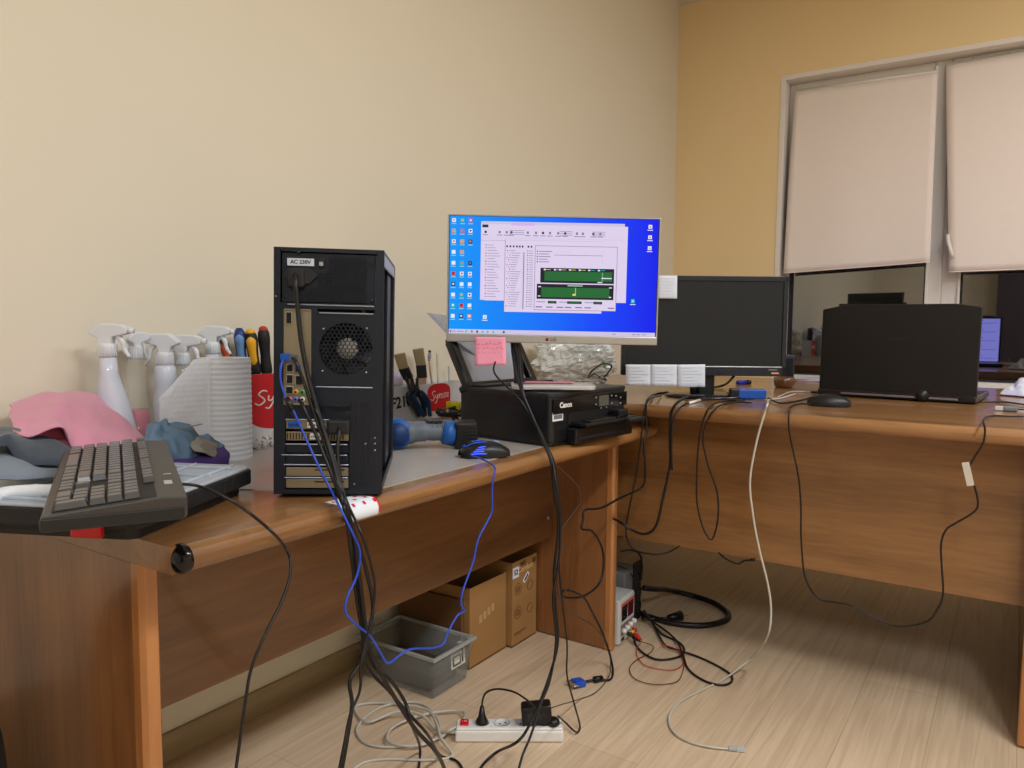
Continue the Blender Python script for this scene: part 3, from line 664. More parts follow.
def pa(p, M, p2):
    zc = W(262, 400, 'y', -.10).z; lx = W(277, 400, 'y', -.10).x
    zz = W(262, 430, 'y', -.10).z
    p.prism([(xa+.001, ztop)] + [(lx+.001+(lx-xa)*cos(a), zz+.03+.03*sin(a)) for a in [rad(180+10*k) for k in range(19)]] + [(2*lx-xa, ztop)], .10+.0, .1006, mi=0, M=M@Matrix(((1,0,0,0),(0,0,-1,0),(0,1,0,0),(0,0,0,1))))
    script(p, W(253.8, 400, 'y', -.1).x, W(257, 405, 'y', -.1).z, -.1008, .16, .030, .0022, 1, M)
carton('tool_carton', 'white carton with red logo panel holding tool handles, left of the tower', xa, xa+.16, -.10, -.012, ztop-Z1, pa)
xb0, xb1 = W(372, 410, 'y', -.075).x, W(463, 410, 'y', -.075).x
zt2 = W(440, 383, 'y', -.075).z
def pb(p, M, p2):
    cx = W(439, 400, 'y', -.075).x; w = W(450.5, 400, 'y', -.075).x-W(427.5, 400, 'y', -.075).x
    zc = (W(440, 383, 'y', -.075).z+W(440, 411, 'y', -.075).z)/2; hh = W(440, 383.5, 'y', -.075).z-W(440, 411, 'y', -.075).z
    P = [(cx+w/2*math.copysign(abs(cos(a))**.75, cos(a)), zc+hh/2*math.copysign(abs(sin(a))**.5, sin(a))) for a in [2*pi*k/40 for k in range(40)]]
    p.prism(P, .075, .0756, mi=0, M=M@Matrix(((1,0,0,0),(0,0,-1,0),(0,1,0,0),(0,0,0,1))))
    script(p, W(430.5, 400, 'y', -.075).x, W(430.5, 400.5, 'y', -.075).z, -.0758, W(448.5, 400, 'y', -.075).x-W(430.5, 400, 'y', -.075).x, .026, .0011, 1, M)
    f = W(404, 402, 'y', -.075); p2.text('F2100', .050, M@T(f.x, -.0758, f.z)@RX(90)@RZ(4), depth=.0003, bold=.0011); return True
carton('tool_carton', 'white carton with red logo and black number holding brushes, right of the tower', xb0, xb1, -.075, -.008, zt2-Z1, pb)

# tools standing in the cartons
def stick(name, label, cat, pts, rs, y, mats, names, group=None):
    """pts in the picture frame on the plane at depth y; consecutive spans become parts"""
    P = [W(u, v, 'y', y) for u, v in pts]
    t = thing(name, label, cat, P[0], 0, group); M = Matrix.Translation(-P[0])
    for i, (mt, nm) in enumerate(zip(mats, names)):
        m = MB(); m.tube([P[i], P[i].lerp(P[i+1], .5), P[i+1]], rs[i], n=12, M=M, res=6); m.build(nm, mt, t)
    return t
orng = mat('orange_rubber', (214,92,44), .5); yel = mat('yellow_rubber', (240,176,40), .45); nb = mat('navy_rubber', (28,62,130), .45)
def handle(name, label, cat, u0, v0, u1, v1, wpx, y, body, accent, tip=None):
    A, B = W(u0, v0, 'y', y), W(u1, v1, 'y', y); r = wpx*.5*(A-CAM).dot(F)/FPX
    t = thing(name, label, cat, A, 0, 'tool handles in the left carton'); M = Matrix.Translation(-A)
    n = 9; path = [A.lerp(B, k/n) for k in range(n+1)]
    prof = [r*x for x in (.45, .92, 1, .95, .85, .8, .82, .92, .95, .7)]
    MB().tube(path, prof, n=14, M=M, res=1).build('grip', body, t)
    if accent: MB().tube([p+Vector((-r*.30, -r*.3, 0)) for p in path[1:8]], [r*x*.8 for x in (.5, 1, .95, .8, .75, .8, .5)], n=12, M=M, res=1).build('soft_inlay', accent, t)
    MB().tube([B, B+(B-A)*.9], r*.25, n=8, M=M, res=1).build('shank', ALU, t)
    if tip: MB().ball(A+(B-A)*.05, (r*.75, r*.75, r*.6), M=M).build('end_cap', tip, t)
handle('utility_knife', 'orange and grey handle of a utility knife behind the towel roll', 'knife', 222, 339, 232, 372, 10, -.055, mat('grey_grip', (66,70,74), .5), orng)
handle('screwdriver', 'blue screwdriver handle between orange knife and yellow handle', 'screwdriver', 239, 328, 243, 372, 12, -.04, nb, mat('pale_blue_print', (110,150,200), .5))
handle('screwdriver', 'black screwdriver handle with yellow inlay', 'screwdriver', 250, 330, 256, 376, 12.5, -.06, BLKM, yel, yel)
handle('screwdriver', 'black screwdriver handle with red end, beside the tower', 'screwdriver', 263, 327, 267, 376, 12, -.07, BLKM, None, mat('red_cap', (186,50,44), .5))

# little bag of screws in front of the left carton
bg = thing('screw_bag', 'small clear bag of yellow and blue bits at the foot of the left carton', 'bag', (W(264, 456, 'y', -.125).x, -.128, Z1), 0)
MB().grid(lambda s, t: Vector((-.028+.056*s, -.012*sin(pi*s)*sin(pi*t)-.001, .002+.042*t+.003*sin(s*14)*t)), 16, 14).build('bag_film', clearp, bg, solid=.0006)
for k in range(26):
    c = random.choice([mat('bit_yellow', (236,170,40), .4), mat('bit_blue', (40,70,150), .4), mat('bit_white', (220,224,230), .4)])
    x, z = random.uniform(-.022, .022), random.uniform(.005, .034); MB().box((-.0035, -.0018, -.0018), (.0035, .0018, .0018), .0008, M=T(x, .002-.004*random.random(), z)@RY(random.uniform(0, 180))).build('plastic_bit', c, bg)

# brushes
bris = mat('tan_bristles', (150,132,98), .9, bump=.8, bs=900, stretch=(1, 1, .1)); hwood = mat('pale_wood_handle', (200,160,130), .5)
def brush(label, u0, v0, u1, v1, u2, v2, wpx, y, ferr, rot=0):
    A, B, C_ = W(u0, v0, 'y', y), W(u1, v1, 'y', y), W(u2, v2, 'y', y); s = (A-CAM).dot(F)/FPX
    t = thing('paint_brush', label, 'brush', C_, 0, 'brushes in the right carton'); M = Matrix.Translation(-C_)
    def slab(P, Q, w0, w1, th, nm, mt):
        ax = (P-Q).normalized(); wd_ = R-ax*R.dot(ax); wd_.normalize(); dp = ax.cross(wd_)
        t2 = bmesh.new(); v = []
        for pt, w in ((Q, w1), (P, w0)):
            for k in range(16):
                a = 2*pi*k/16; v.append(t2.verts.new(pt+wd_*w*.5*math.copysign(abs(cos(a))**.6, cos(a))+dp*th*.5*math.copysign(abs(sin(a))**.6, sin(a))))
        for k in range(16): t2.faces.new((v[k], v[(k+1) % 16], v[16+(k+1) % 16], v[16+k]))
        t2.faces.new(v[:16][::-1]); t2.faces.new(v[16:]); MB().add(t2, M, 0, False).build(nm, mt, t)
    slab(A, B, wpx*s*1.08, wpx*s*.95, .012, 'bristles', bris); slab(B, B.lerp(C_, .55), wpx*s, wpx*s*.98, .015, 'ferrule', ferr)
    slab(B.lerp(C_, .5), C_, wpx*s*.9, wpx*s*.6, .011, 'handle', hwood)
brush('tan paint brush with black ferrule leaning left, nearest the tower', 399.5, 354, 403.5, 368, 412, 386, 11, -.055, BLKM)
brush('tan paint brush with black ferrule and pale handle, right of the leaning brush', 418, 349, 421, 365, 423, 388, 10.5, -.045, BLKM)
stick('narrow_brush', 'narrow brush with pointed dark tip and grey ferrule', 'brush', [(429.5, 349), (429.8, 352.5), (429, 361), (432, 384)], [[.0005, .005], [.0052, .006, .004], [.003, .0035, .003]], -.04, [DARK, mat('grey_ferrule', (140,140,140), .4), hwood], ['brush_tip', 'ferrule', 'handle'])
stick('wooden_stick', 'pale thin stick right of the narrow brush', 'stick', [(437, 353), (438, 384)], [[.004, .003]], -.035, [mat('pale_stick', (214,204,170), .6)], ['shaft'])
stick('cotton_swab', 'small translucent swab at the right end of the carton', 'swab', [(449, 366), (449, 384)], [[.004, .003]], -.03, [mat('pale_grey_plastic', (190,200,205), .4)], ['shaft'])
# pliers in front of the carton
def plier(label, dx, col):
    y = -.10; A = W(406+dx, 386, 'y', y); t = thing('pliers', label, 'pliers', W(414+dx, 418, 'y', y), 0, 'pliers hooked on the right carton'); M = Matrix.Translation(-t.location)
    for o_, nm in ((-3.5, 'jaw'), (3.5, 'jaw')):
        MB().tube([W(405+dx+o_*.9, 375, 'y', y+.01), W(406+dx+o_*.6, 383, 'y', y+.008), W(408+dx, 392, 'y', y)], [.002, .005, .007], M=M, n=8).build(nm, STEEL, t)
    MB().cyl(W(408+dx, 391, 'y', y-.008), W(408+dx, 391, 'y', y+.008), .010, M=M).build('pivot', STEEL, t)
    for pts in (([(407+dx, 391), (404+dx, 396), (408+dx, 404), (415+dx, 416)]), ([(409+dx, 391), (414+dx, 394), (419+dx, 402), (421+dx, 416)])):
        MB().tube([W(u, v, 'y', y-.002) for u, v in pts], [.006, .008, .0085, .007], M=M, n=10).build('handle', col, t)
plier('pliers with black handles nearer the tower', 4, mat('black_blue_grip', (20,30,48), .4))
plier('pliers with dark blue handles nearer the red logo', 9, mat('dark_blue_grip', (18,58,96), .35))
# small purple white thing behind left of the pliers: crumpled bag
o = mound('plastic_bag', 'small crumpled lilac bag showing beside the tower above the black number', (W(392, 383, 'y', -.04).x, -.045), .035, .02, .05, mat('lilac_film', (200,196,226), .5), seed=31, rough=.6, freq=30, zb=zt2+.0, cat='bag', rings=12, seg=28)

# ------------------------------------------------------------------ cordless grinder
tblue = mat('tool_blue', (30,92,170), .4); tgrey = mat('tool_grey', (98,108,118), .5)
A, B = W(398, 436, 'y', -.36), W(470, 436, 'y', -.50)
gz = Z1+.042
gA, gB = Vector((A.x, A.y, gz)), Vector((B.x, B.y, gz))
A = W(402, 433, 'z', gz); B = W(467, 432, 'z', gz)
ga = math.atan2(B.y-A.y, B.x-A.x); gl = (B-A).length
g = thing('cordless_grinder', 'blue and grey cordless grinder with black battery, behind the gaming mouse', 'power tool', (A.x, A.y, Z1), ga)
h = .042
m = MB(); m.cyl((-.012, -.028, h), (-.012, .03, h), .037, bev=.004, n=32); m.cyl((-.012, -.034, h), (-.012, -.028, h), .030, mi=1, n=32); m.build('gear_head', [tblue, mat('tool_dark_blue', (18,54,110), .5)], g)
m = MB(); m.tube([(.01, 0, h), (.05, 0, h+.004), (.09, 0, h+.002), (.13, 0, h), (gl-.055, 0, h)], [.030, .027, .024, .023, .025, .028], n=20); m.build('grip_body', tgrey, g)
m = MB()
for k in range(5): m.tube([(.05+k*.013, -.020, h+.017), (.055+k*.013, 0, h+.029), (.05+k*.013, .020, h+.017)], .0022, n=6)
m.build('grip_ribs', tgrey, g)
m = MB(); m.cyl((gl-.065, 0, h), (gl-.03, 0, h-.004), .029, .034, n=24, bev=.003); m.build('blue_band', tblue, g)
m = MB(); m.box((gl-.033, -.034, .001), (gl+.025, .034, .072), .007, seg=3)
for k in range(6): m.box((gl+.002, -.0355, .012+k*.009), (gl+.02, -.033, .016+k*.009), .0005)
m.build('battery', BLK, g)
m = MB(); m.box((.06, -.013, h+.024), (.10, .013, h+.034), .003); m.build('slide_switch', BLK, g)
# black charger-like tool lying behind with yellow tag
p0 = W(455, 414, 'y', -.22)
t = thing('glue_gun', 'black hand tool lying behind the grinder battery', 'tool', (W(452, 420, 'y', -.20).x, -.20, Z1), VR)
MB().tube([(-.05, 0, .045), (-.03, 0, .038), (.0, 0, .04), (.03, 0, .04)], [.010, .014, .016, .015], n=14).build('tool_body', BLK, t)
MB().tube([(.0, 0, .04), (.01, 0, .02), (.02, 0, .006)], [.012, .010, .010], n=12).build('tool_grip', BLKM, t)
MB().cyl((-.012, -.017, .045), (-.012, -.0225, .045), .006).build('silver_button', ALU, t)
pt = W(454, 403, 'y', -.21)
yb = thing('yellow_tag', 'crumpled yellow printed tag by the left side of the printer', 'tag', (pt.x, -.21, Z1+.03), VR)
MB().grid(lambda s, t: Vector((-.024+.046*s, .008*sin(s*5)+.004*sin(t*6), .0+.045*t+.016*(s-.5)*(1-t))), 10, 10).build('tag_paper', mat('yellow_card', (236,220,50), .5), yb, solid=.0008)
m = MB()
for k in range(4): m.box((-.012+k*.007, -.004, .012+k*.005), (-.008+k*.007, .001, .026+k*.003), M=RZ(-10))
m.build('tag_print', DARK, yb)

# ------------------------------------------------------------------ gaming mouse
def mouse_body(nm, L_, W_, H_, m, parent):
    def fn(s, t):
        x = -L_/2+L_*s; wv = W_/2*(sin(pi*min(1, max(0, s*.94+.03)))**.35)*(1-.12*sin(pi*s)*0+.10*(s-.5))
        hv = H_*(sin(pi*(s*.86+.07))**.6)*(1-.25*(1-s)*0); a = pi*t
        return Vector((x, -cos(a)*wv, .002+hv*sin(a)**.7))
    return MB().grid(fn, 26, 22).build(nm, m, parent)
ms = thing('computer_mouse', 'black gaming mouse with blue lit stripes on the left desk', 'mouse', (*W(484, 457, 'z', Z1).xy, Z1+.0015), rad(-40))
mouse_body('mouse_shell', .122, .072, .036, BLK, ms)
MB().prism(rrect(.112, .062, .025), .0, .006).build('mouse_base', BLKM, ms)
glow = mat('blue_mouse_light', (50,80,255), .3, emit=1.6)
m = MB()
for k in range(4): m.tube([(-.040+k*.006, -.0335+k*.0012, .012+k*.0048), (-.02+k*.004, -.0355+k*.002, .013+k*.0052), (-.002, -.0345+k*.003, .012+k*.0052)], .0011, n=6)
m.build('light_stripes', glow, ms)
m = MB(); m.tube([(-.052, -.005, .024), (-.03, -.012, .0345), (.0, -.016, .0372)], .0016, n=6); m.tube([(-.052, .006, .024), (-.03, .012, .0345), (.0, .016, .0372)], .0016, n=6); m.build('blue_trim', mat('blue_trim', (40,90,220), .25), ms)
m = MB(); m.cyl((-.036, -.004, .030), (-.036, .004, .030), .009, n=18); m.build('scroll_wheel', DARK, ms)
m = MB(); m.tube([(.025, -.008, .0365), (.036, 0, .0345), (.025, .008, .0365)], .0018, n=6); m.build('rear_emblem', mat('pale_blue_emblem', (120,160,230), .3), ms)

# ------------------------------------------------------------------ printer
pr = thing('printer', 'black inkjet printer at the right end of the left desk, tray open', 'printer', (-2.535, -.692, Z1+.001), rad(-7))
RW, RD, RHt = .366, .335, .146
prb = mat('printer_black', (17,19,24), .32, coat=.2); prg = mat('printer_top_grey', (38,41,48), .35)
XYm = Matrix(((1,0,0,0),(0,1,0,0),(0,0,1,0),(0,0,0,1)))
m = MB(); m.prism(rrect(RW, RD, .02, cx=RW/2, cy=RD/2), .012, RHt-.016, bev=.002); m.prism(rrect(RW-.012, RD-.012, .018, cx=RW/2, cy=RD/2), .002, .013)
m.build('printer_body', prb, pr)
MB().prism(rrect(RW+.004, RD+.004, .021, cx=RW/2, cy=RD/2), RHt-.016, RHt-.004, bev=.003).build('top_cover', prg, pr)
m = MB(); m.prism([(.008, -.0005), (RW-.006, -.0005), (RW-.006, -.004), (.008, -.004)], RHt-.060, RHt-.020, bev=.001); m.build('control_strip', mat('glossy_control_black', (14,15,18), .15), pr)
m = MB(); m.text('Canon', .020, T(.06, -.0046, RHt-.038)@RX(90), depth=.0003, bold=.0006); m.build('lettering', WHITE, pr)
m = MB(); m.box((.215, -.0055, RHt-.054), (.262, -.003, RHt-.024), .001); m.build('display', mat('grey_lcd', (92,92,84), .2), pr)
for x, z in ((.20, .028), (.20, .047), (.225, .059), (.252, .059), (.278, .028), (.278, .050), (.30, .03), (.325, .036), (.325, .052)):
    MB().cyl((x, -.0055, RHt-z), (x, -.003, RHt-z), .0022, n=10).build('button', mat('pale_button', (170,178,190), .4), pr)
m = MB(); m.box((.008, -.0018, .068), (.052, .001, .090), .0004); m.box((.012, -.0022, .073), (.048, -.001, .084), mi=1); m.build('asset_sticker', [PAPER, mat('grey_barcode', (110,110,108), .6, var=.8, vs=900)], pr)
# front bay, trays
m = MB(); m.box((.075, -.003, .052), (RW-.02, .002, .088), .003); m.build('output_slot', DARK, pr)
m = MB(); m.box((.072, -.030, .004), (RW-.014, .0, .046), .004); m.box((.08, -.034, .014), (RW-.06, -.028, .020), .002); m.build('paper_cassette', prb, pr)
m = MB(); m.box((.085, -.055, .050), (RW-.022, .0, .060), .003); m.box((.11, -.050, .058), (RW-.13, -.020, .066), .003); m.box((RW-.10, -.075, .048), (RW-.015, -.04, .058), .003)
m.tube([(RW-.13, -.052, .064), (RW-.09, -.05, .070), (RW-.05, -.055, .064)], .002, n=6); m.box((RW-.11, -.045, .058), (RW-.06, -.01, .082), .004)
m.build('output_tray', BLK, pr)
# rear feed: cover leaning back, with frame and loaded sheet
rt_ = MB(); Mr = T(-.004, RD-.035, RHt-.006)@RX(-30)
rt_.box((.0, -.012, 0), (.030, .014, .160), .009, M=Mr, seg=3); rt_.box((RW*.78, -.010, 0), (RW*.78+.03, .010, .135), .006, M=Mr, seg=3); rt_.box((0, .006, 0), (RW*.82, .014, .148), .003, M=Mr); rt_.box((0, -.012, -.006), (RW*.82, .03, .012), .004, M=Mr)
rt_.build('rear_paper_support', prb, pr)
MB().box((.012, -.035, RHt-.004+0), (RW-.03, -.0, RHt+.002), .002, M=T(0, RD-.05, 0)).build('feed_slot_cover', prg, pr)
m = MB(); m.box((.10, RD-.10, RHt-.004), (.15, RD-.06, RHt-.001), .001); m.build('top_recess', BLK, pr)
ps_ = MB().grid(lambda s, t: Mr@Vector((.034+.235*s, -.003, .002+.165*t)), 6, 8)
ps_.build('loaded_sheets', mat('bluish_paper', (204,212,232), .8, var=.02), pr, solid=.001)
# separate long sheet sticking out to the left
a, b, c, dd = W(427, 313, 'y', -.32), W(470, 330, 'y', -.34), W(470, 345, 'y', -.36), W(440, 326, 'y', -.36)
sp = thing('paper_sheet', 'pale blue sheet corner poking out left behind the lit monitor', 'paper', a); Mq = Matrix.Translation(-a)
low = W(505, 374, 'y', -.40)
MB().grid(lambda s, t: (a.lerp(W(500, 322, 'y', -.30), s)).lerp(W(447, 334, 'y', -.345).lerp(W(500, 372, 'y', -.38), s), t)+Vector((0, .004*sin(pi*s), 0)), 8, 8, M=Mq).build('sheet', mat('bluish_paper'), sp, solid=.0006)

# plastic bag bulging behind the printer
bgm = mat('thin_white_film', (246,252,250), .22, alpha=.9, var=.05, vs=14, bump=1, bs=40, coat=.8)
bc = W(574, 372, 'y', -.20)
bag = thing('plastic_bag', 'crinkled translucent white carrier bag behind the printer', 'bag', (bc.x+.01, -.195, Z2+.003), VR); bag.scale = (.97, .97, .80)
def bagfn(s, t):
    a = 2*pi*s; ph = pi*t
    n = noise.noise(Vector((cos(a)*2.2, sin(a)*2.2, ph*2)))*.22 + abs(noise.noise(Vector((cos(a)*5, sin(a)*5, ph*4))))*.16
    n += abs(noise.noise(Vector((cos(a)*9, sin(a)*9, ph*7+3))))*.14+noise.noise(Vector((cos(a)*16, sin(a)*16, ph*14)))*.05
    rr = (sin(ph)**.28)*(1+n)
    return Vector((cos(a)*.150*rr, sin(a)*.07*rr, .13-cos(ph)*.132*(1+n*.2)))
MB().grid(bagfn, 84, 48, smooth=False).build('bag_film', bgm, bag, solid=.0007)
m = MB()
def inn(s, t):
    a = 2*pi*s; ph = pi*t; n = noise.noise(Vector((cos(a)*1.5+7, sin(a)*1.5, ph)))*.3; rr = sin(ph)**.6*(1+n)
    return Vector((.05+cos(a)*.10*rr, .0+sin(a)*.055*rr, .105-cos(ph)*.095))
m.grid(inn, 40, 20); m.build('green_contents', mat('leaf_green_wrap', (140,172,112), .6, var=.3, vs=25), bag)
# dark lead looping on the printer top
def pcable(name, label, cat, pts, r, m=None, n=8, group=None):
    P = [W(*p) if len(p) == 4 else Vector(p) for p in pts]
    t = thing(name, label, cat, P[0], 0, group); M = Matrix.Translation(-P[0])
    MB().tube(P, r, n=n, M=M).build('lead', m or CABLE, t); return t, M, P
pcable('power_lead', 'short black lead looped on the printer beside the white bag', 'cable', [(600, 377, 'z', .902), (594, 374, 'z', .905), (588, 378, 'z', .901), (592, 371, 'd', 2.33), (601, 364.5, 'd', 2.35), (609, 364, 'd', 2.36), (611.5, 367, 'd', 2.36), (607, 374, 'd', 2.36), (604, 377, 'd', 2.36), (606, 380, 'z', .903), (598, 378, 'z', .902)], .0025)

# ------------------------------------------------------------------ lit monitor
mc = (W(448, 215.5, 'd', 2.0)+W(659.5, 219.5, 'd', 2.0)+W(446, 341, 'd', 2.0)+W(658.5, 345, 'd', 2.0))/4
MWd, MHt = .552, .328
mn = thing('monitor', 'silver monitor lit with a blue desktop, standing on the printer', 'monitor', (mc.x, mc.y, .8975), VR)
zc = mc.z-.8975
TL = T(0, 0, zc)@RY(.7)
silver = mat('silver_bezel', (176,174,172), .3, metal=.5)
m = MB(); m.box((-MWd/2, 0, -MHt/2), (MWd/2, .022, MHt/2), .004, M=TL); m.box((-MWd/2+.03, .02, -MHt/2+.03), (MWd/2-.03, .045, MHt/2-.06), .012, M=TL); m.build('monitor_back', mat('dark_shell_back', (40,42,44), .35), mn)
m = MB(); b_ = .0055
m.box((-MWd/2-.001, -.004, -MHt/2-.001), (MWd/2+.001, .004, -MHt/2+.021), .003, M=TL)
m.box((-MWd/2-.001, -.003, -MHt/2+.018), (-MWd/2+.003, .004, MHt/2+.001), .0012, M=TL); m.box((MWd/2-.003, -.003, -MHt/2+.018), (MWd/2+.001, .004, MHt/2+.001), .0012, M=TL); m.box((-MWd/2, -.003, MHt/2-.002), (MWd/2, .004, MHt/2+.001), .001, M=TL)
fr = m.build('silver_frame', silver, mn)
m = MB(); m.text('LG', .0125, TL@T(.004, -.0044, -MHt/2+.0095)@RX(90), mi=1, depth=.0002, bold=.0004); m.cyl((-.012, -.0046, -MHt/2+.0095), (-.012, -.004, -MHt/2+.0095), .0045, M=TL, mi=0, n=20)
m.build('maker_mark', [mat('maroon_mark', (126,30,60), .4), mat('dark_grey_mark', (90,90,96), .4)], fr)
# the picture on the screen
def em(nm, rgb, k=1.0):
    m_ = bpy.data.materials.new(nm); m_.use_nodes = True; b = m_.node_tree.nodes['Principled BSDF']; c = (*lin(rgb), 1)
    b.inputs['Base Color'].default_value = (.01, .01, .01, 1); b.inputs['Roughness'].default_value = .3; b.inputs['Specular IOR Level'].default_value = .1; b.inputs['Emission Color'].default_value = c; b.inputs['Emission Strength'].default_value = k*.80; return m_
desk_bg = em('blue_wallpaper', (0,90,230)); nt = desk_bg.node_tree
tc = nt.nodes.new('ShaderNodeTexCoord'); sx = nt.nodes.new('ShaderNodeSeparateXYZ'); nt.links.new(tc.outputs['Object'], sx.inputs[0])
mr = nt.nodes.new('ShaderNodeMapRange'); mr.inputs[1].default_value = -.27; mr.inputs[2].default_value = .27; nt.links.new(sx.outputs[0], mr.inputs[0])
cr = nt.nodes.new('ShaderNodeValToRGB'); e = cr.color_ramp.elements; e[0].color = (*lin((0,150,250)), 1); e[1].color = (*lin((0,22,235)), 1)
for pz, c in ((.35, (0,122,248)), (.7, (0,70,250))): k = e.new(pz); k.color = (*lin(c), 1)
nt.links.new(mr.outputs[0], cr.inputs[0]); nt.links.new(cr.outputs[0], nt.nodes['Principled BSDF'].inputs['Emission Color'])
SM = [desk_bg, em('window_lilac', (222,208,236)), em('panel_lilac', (206,196,224)), em('ui_text', (128,118,150)), em('ui_navy', (28,40,84)), em('ui_green', (34,104,52)), em('ui_black', (24,28,40)), em('icon_white', (232,234,246)), em('icon_red', (216,70,70)), em('icon_orange', (238,150,70)), em('icon_teal', (40,190,200)), em('tab_pink', (216,176,236)), em('line_yellow', (220,220,90)), em('line_pale', (170,210,180))]
SX0, SX1, SZ0, SZ1 = -MWd/2+.005, MWd/2-.005, -MHt/2+.021, MHt/2-.003
s = MB(); s.box((SX0, -.0012, SZ0), (SX1, .001, SZ1), M=TL)
def sq(x0, y0, x1, y1, mi, lay):
    X = lambda x: SX0+(x-82)/890*(SX1-SX0)
    Zf = lambda x, y: SZ1-(y-72-(x-82)*.0)/498*(SZ1-SZ0)
    yy = -.0014-.00012*lay
    s.quad((X(x0), yy, Zf(x0, y1)), (X(x1), yy, Zf(x1, y1)), (X(x1), yy, Zf(x1, y0)), (X(x0), yy, Zf(x0, y0)), mi, TL)
sq(82, 552, 972, 571, 2, 1)
for x in (90, 158, 182, 205, 228, 250, 275, 320): sq(x-4, 557, x+4, 566, (3, 10, 3, 4, 10, 10, 10, 4)[(90, 158, 182, 205, 228, 250, 275, 320).index(x)], 2)
for x in (105, 125, 140, 880, 900, 925, 795): sq(x-7, 560, x+7, 563, 3, 2)
sq(215, 92, 828, 425, 1, 1); sq(828, 104, 842, 425, 1, 1); sq(235, 425, 842, 427, 1, 1)
sq(215, 92, 828, 104, 2, 2); sq(345, 95, 442, 108, 11, 3); sq(220, 106, 246, 118, 4, 3); sq(215, 160, 828, 162, 2, 2); sq(215, 172, 700, 173, 3, 2)
for i, x in enumerate((230, 290, 320, 340, 410, 445, 475, 505, 540, 570, 620, 645, 690, 720)): sq(x, 132, x+9, 142, 3 if i % 3 else 4, 3); sq(x-8, 148, x+16, 151, 3, 3)
for y in (128, 136, 144): sq(335, y, 400, y+2, 3, 3); sq(550, y, 605, y+2, 3, 3); sq(690, y, 745, y+2, 3, 3)
for i in range(20):
    y = 190+i*11.5; sq(235, y, 240, y+4, (4, 3, 9)[i % 3], 3); sq(244, y+1, 270+(i*37 % 30), y+3, 3, 3)
sq(318, 168, 800, 462, 1, 4); sq(318, 462, 738, 474, 1, 4); sq(318, 168, 320, 474, 3, 5); sq(320, 168, 740, 171, 2, 5); sq(398, 220, 402, 462, 3, 5); sq(392, 220, 394, 462, 2, 5)
for x in (324, 338, 352, 366, 378, 390, 415, 428): sq(x, 192, x+7, 200, 4, 5)
for i in range(25):
    y = 212+i*9.8; sq(326+(i % 3)*6, y, 330+(i % 3)*6, y+4, (4, 9, 3, 8)[i % 4], 5); sq(336+(i % 3)*6, y+1, 362+(i*23 % 26), y+3, 3, 5); sq(414, y, 418, y+4, (4, 3)[i % 2], 5); sq(421, y+1, 440, y+3, 3, 5)
sq(447, 190, 800, 464, 3, 6); sq(449, 192, 798, 462, 1, 7)
for i in range(5): sq(455, 212+i*11, 460, 217+i*11, (4, 3)[i % 2], 8); sq(464, 213+i*11, 520-(i*13 % 20), 216+i*11, 3, 8)
sq(530, 228, 735, 230, 3, 8); sq(735, 212, 737, 268, 2, 8); sq(540, 214, 600, 216, 2, 8)
sq(472, 284, 788, 347, 6, 8); sq(490, 298, 732, 338, 5, 9); sq(732, 298, 780, 338, 5, 9); sq(734, 322, 778, 326, 7, 10); sq(737, 300, 739, 338, 13, 10); sq(718, 340, 738, 344, 7, 10)
for x in (486, 530, 552, 594, 636, 676, 718): sq(x, 288, x+9, 294, 7, 9); sq(x+11, 290, x+30, 292, (12, 10, 11)[x % 3], 9)
sq(458, 352, 788, 416, 6, 8); sq(478, 366, 770, 408, 5, 9); sq(590, 356, 655, 360, 13, 9); sq(623, 366, 626, 400, 13, 10); sq(612, 392, 626, 400, 12, 10)
for x in (470, 774): sq(x-6, 362, x+6, 366, 7, 9); sq(x-6, 402, x+4, 406, 7, 9)
for a, b in ((507, 544), (590, 652), (703, 740)): sq(a, 424, b, 435, 6, 8); sq(a+6, 427, b-6, 432, 5, 9)
for x in (458, 555, 665): sq(x, 427, x+38, 430, 3, 8)
for x in (455, 500, 545, 580, 625, 665, 765): sq(x, 448, x+28, 453, 3, 8)
ic = [7, 10, 8, 9, 8, 7, 7, 9, 4, 7, 9, 3, 7, 10, 4, 8, 7, 7, 4, 7, 7, 7, 10, 7, 10, 8, 7, 7, 4, 9]
k = 0
for y in (90, 134, 179, 224, 270, 315, 360, 405, 450, 496):
    for x in (99, 135, 170):
        if not (x == 170 and y == 224): sq(x-8, y-8, x+8, y+8, ic[k % 30], 1); sq(x-4, y-4, x+4, y+3, ic[(k*7+3) % 30], 2); sq(x-10, y+13, x+10, y+16, 13, 1)
        k += 1
for x, y, c in ((937, 102, 7), (937, 146, 7), (937, 192, 7), (872, 418, 10), (237, 498, 7)): sq(x-8, y-8, x+8, y+8, c, 1); sq(x-4, y-3, x+4, y+5, 9 if x == 937 else 13, 2); sq(x-12, y+13, x+12, y+16, 7, 1)
s.build('screen', SM, mn)
m = MB(); m.tube([(-.085, .075, .010), (-.088, .07, .05), (-.10, .035, zc-.14)], [.016, .014, .014], n=12); m.build('stand_neck', mat('dark_stand', (36,36,42), .35), mn)
bq = W(549, 383, 'z', .90)
m = MB(); m.prism(rrect(.225, .135, .02, cx=.005, cy=.06), .0005, .012, bev=.003); m.build('stand_base', mat('silver_base', (196,196,200), .22, metal=.3), mn)
